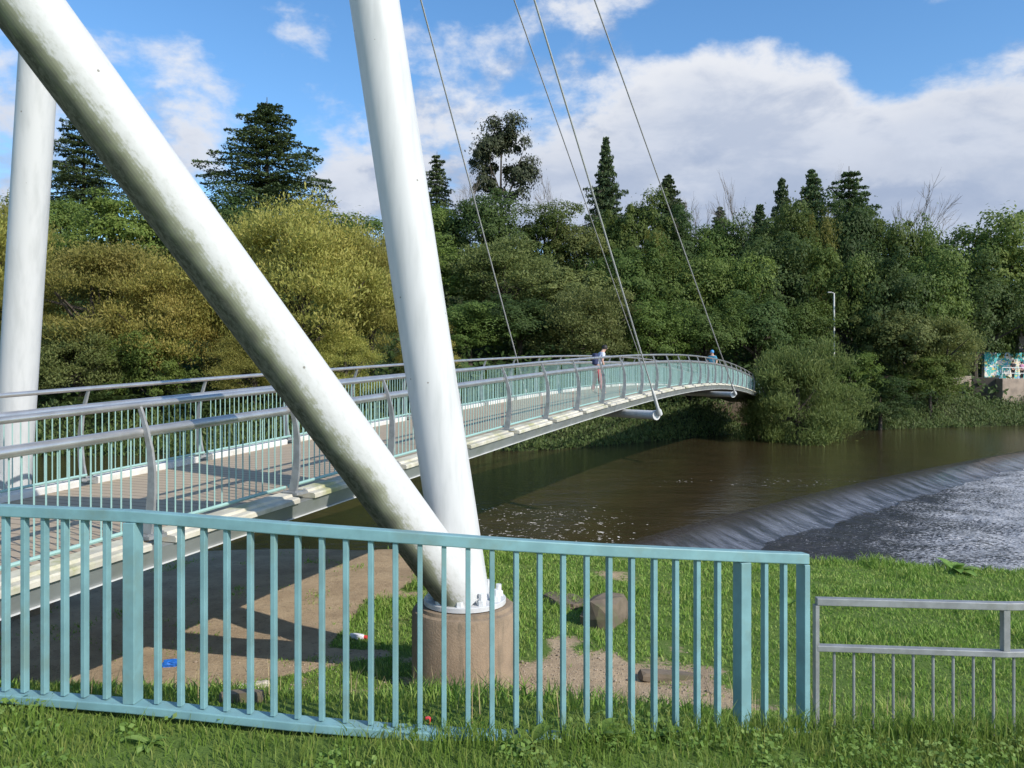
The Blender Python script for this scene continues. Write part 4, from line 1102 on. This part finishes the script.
# direction as (azimuth, elevation)
azn = w.math('ARCTAN2', sp.outputs[0], sp.outputs[1]); eln = w.math('ARCSINE', sp.outputs[2])
cb = w.n('ShaderNodeCombineXYZ'); w.put(cb.inputs[0], azn); w.put(cb.inputs[1], eln)
AE = cb.outputs[0]
def dirpix(px, py):
    a = math.atan((px-512)/F); return a, math.atan((384-py)/F*math.cos(a))
def blob(vec, px, py, rx, ry, amp):
    a, e = dirpix(px, py)
    q = w.vec('MULTIPLY', w.vec('SUBTRACT', vec, (a, e, 0)), (F/rx, F/ry, 0))
    l = w.vec('DOT_PRODUCT', q, q)
    return w.math('MULTIPLY', w.math('POWER', 2.718, w.math('MULTIPLY', l, -1)), amp)
BL = [(740, 120, 110, 58, .50), (820, 80, 38, 34, .25), (700, 80, 60, 34, .22), (640, 130, 80, 50, .35), (975, 110, 80, 40, .34), (1000, 60, 40, 14, .14), (560, 200, 130, 60, .40), (640, 200, 240, 50, .30), (860, 190, 260, 55, .42), (1010, 190, 120, 60, .3), (930, 140, 60, 30, .25),
      (600, 12, 70, 24, .30), (500, 45, 50, 36, .24), (585, 75, 40, 30, .16), (430, 110, 60, 60, .24), (350, 185, 60, 45, .34), (3, 130, 60, 100, .42), (150, 50, 60, 30, .15), (205, 120, 50, 60, .16), (300, 25, 60, 30, .16), (290, 100, 50, 30, .12), (180, 170, 60, 40, .2), (930, 0, 20, 10, .22),
      (440, 20, 40, 40, -.12), (640, 40, 40, 24, -.22), (740, 12, 120, 24, -.30), (900, 45, 50, 34, -.30), (870, 90, 30, 26, -.26), (260, 165, 30, 40, -.22), (60, 0, 60, 18, -.2), (360, 60, 30, 40, -.22), (530, 95, 30, 26, -.12), (230, 15, 40, 20, -.15), (360, 130, 24, 20, -.10)]
def density(vec, dvec, lite=False):
    s = None
    for b in BL:
        v = blob(vec, *b); s = v if s is None else w.math('ADD', s, v)
    n1 = w.noise(w.scl(dvec, 1, 1, 1.6), 8.5, 6 if lite else 12, .60, .15)
    wisp = w.noise(w.scl(dvec, 1.0, 1, 2.6), 14, 5, .6)
    s = w.math('ADD', s, w.math('MULTIPLY', w.math('SUBTRACT', n1, .5), 1.35))
    return w.math('ADD', s, w.math('MULTIPLY', w.math('SUBTRACT', wisp, .5), .34)), n1
D0, N0 = density(AE, d)
off = w.vec('ADD', AE, (.035, .055, 0)); doff = w.vec('ADD', d, (.035, 0, .055))
D1, N1 = density(off, doff, True)
alpha = w.ramp(D0, .05, .42)
lit = w.ramp(w.math('SUBTRACT', D0, D1), -.16, .20)
cn = w.mix(lit, (2.3, 2.75, 3.7), (5.0, 5.1, 5.35))
thick = w.ramp(D0, .35, 1.0)
cn = w.mix(w.math('MULTIPLY', thick, .55), cn, (3.1, 3.5, 4.3))
up = w.ramp(eln, .14, .40)
cn = w.mix(w.math('MULTIPLY', w.math('SUBTRACT', 1, up), .7), cn, w.mix(w.ramp(N0, .4, .62), (2.2, 2.6, 3.5), (3.5, 3.8, 4.5)))
N3 = w.noise(w.scl(w.vec('ADD', d, (.3, .1, .2)), 1, 1, 2.6), 5.0, 8, .58, .3)
cn = w.mix(w.math('MULTIPLY', w.ramp(N3, .44, .60), w.math('MULTIPLY', w.ramp(D0, .3, .7), .75)), cn, (2.7, 3.1, 3.95))
hs = w.n('ShaderNodeHueSaturation'); w.put(hs.inputs['Color'], sky.outputs[0]); hs.inputs['Saturation'].default_value = 1.22; hs.inputs['Value'].default_value = 1.22
col = w.mix(w.math('MULTIPLY', alpha, .96), hs.outputs[0], cn)
bg = w.n('ShaderNodeBackground'); w.put(bg.inputs[0], col); bg.inputs[1].default_value = .14
ow = w.n('ShaderNodeOutputWorld'); w.t.links.new(bg.outputs[0], ow.inputs[0])

# ------------------------------------------------------------------ camera
cam = bpy.data.cameras.new('camera'); co = bpy.data.objects.new('camera', cam); COL.objects.link(co)
co.location = (0, 0, 0); co.rotation_euler = (R(90), 0, 0)
cam.sensor_width = 36; cam.lens = 36*F/1024; cam.clip_start = .1; cam.clip_end = 4000
SC.camera = co
SC.view_settings.view_transform = 'Standard'; SC.view_settings.look = 'None'; SC.view_settings.gamma = 1
SC.view_settings.exposure = .3
SC.render.engine = 'CYCLES'
SC.cycles.max_bounces = 5; SC.cycles.diffuse_bounces = 3; SC.cycles.glossy_bounces = 3; SC.cycles.transmission_bounces = 3
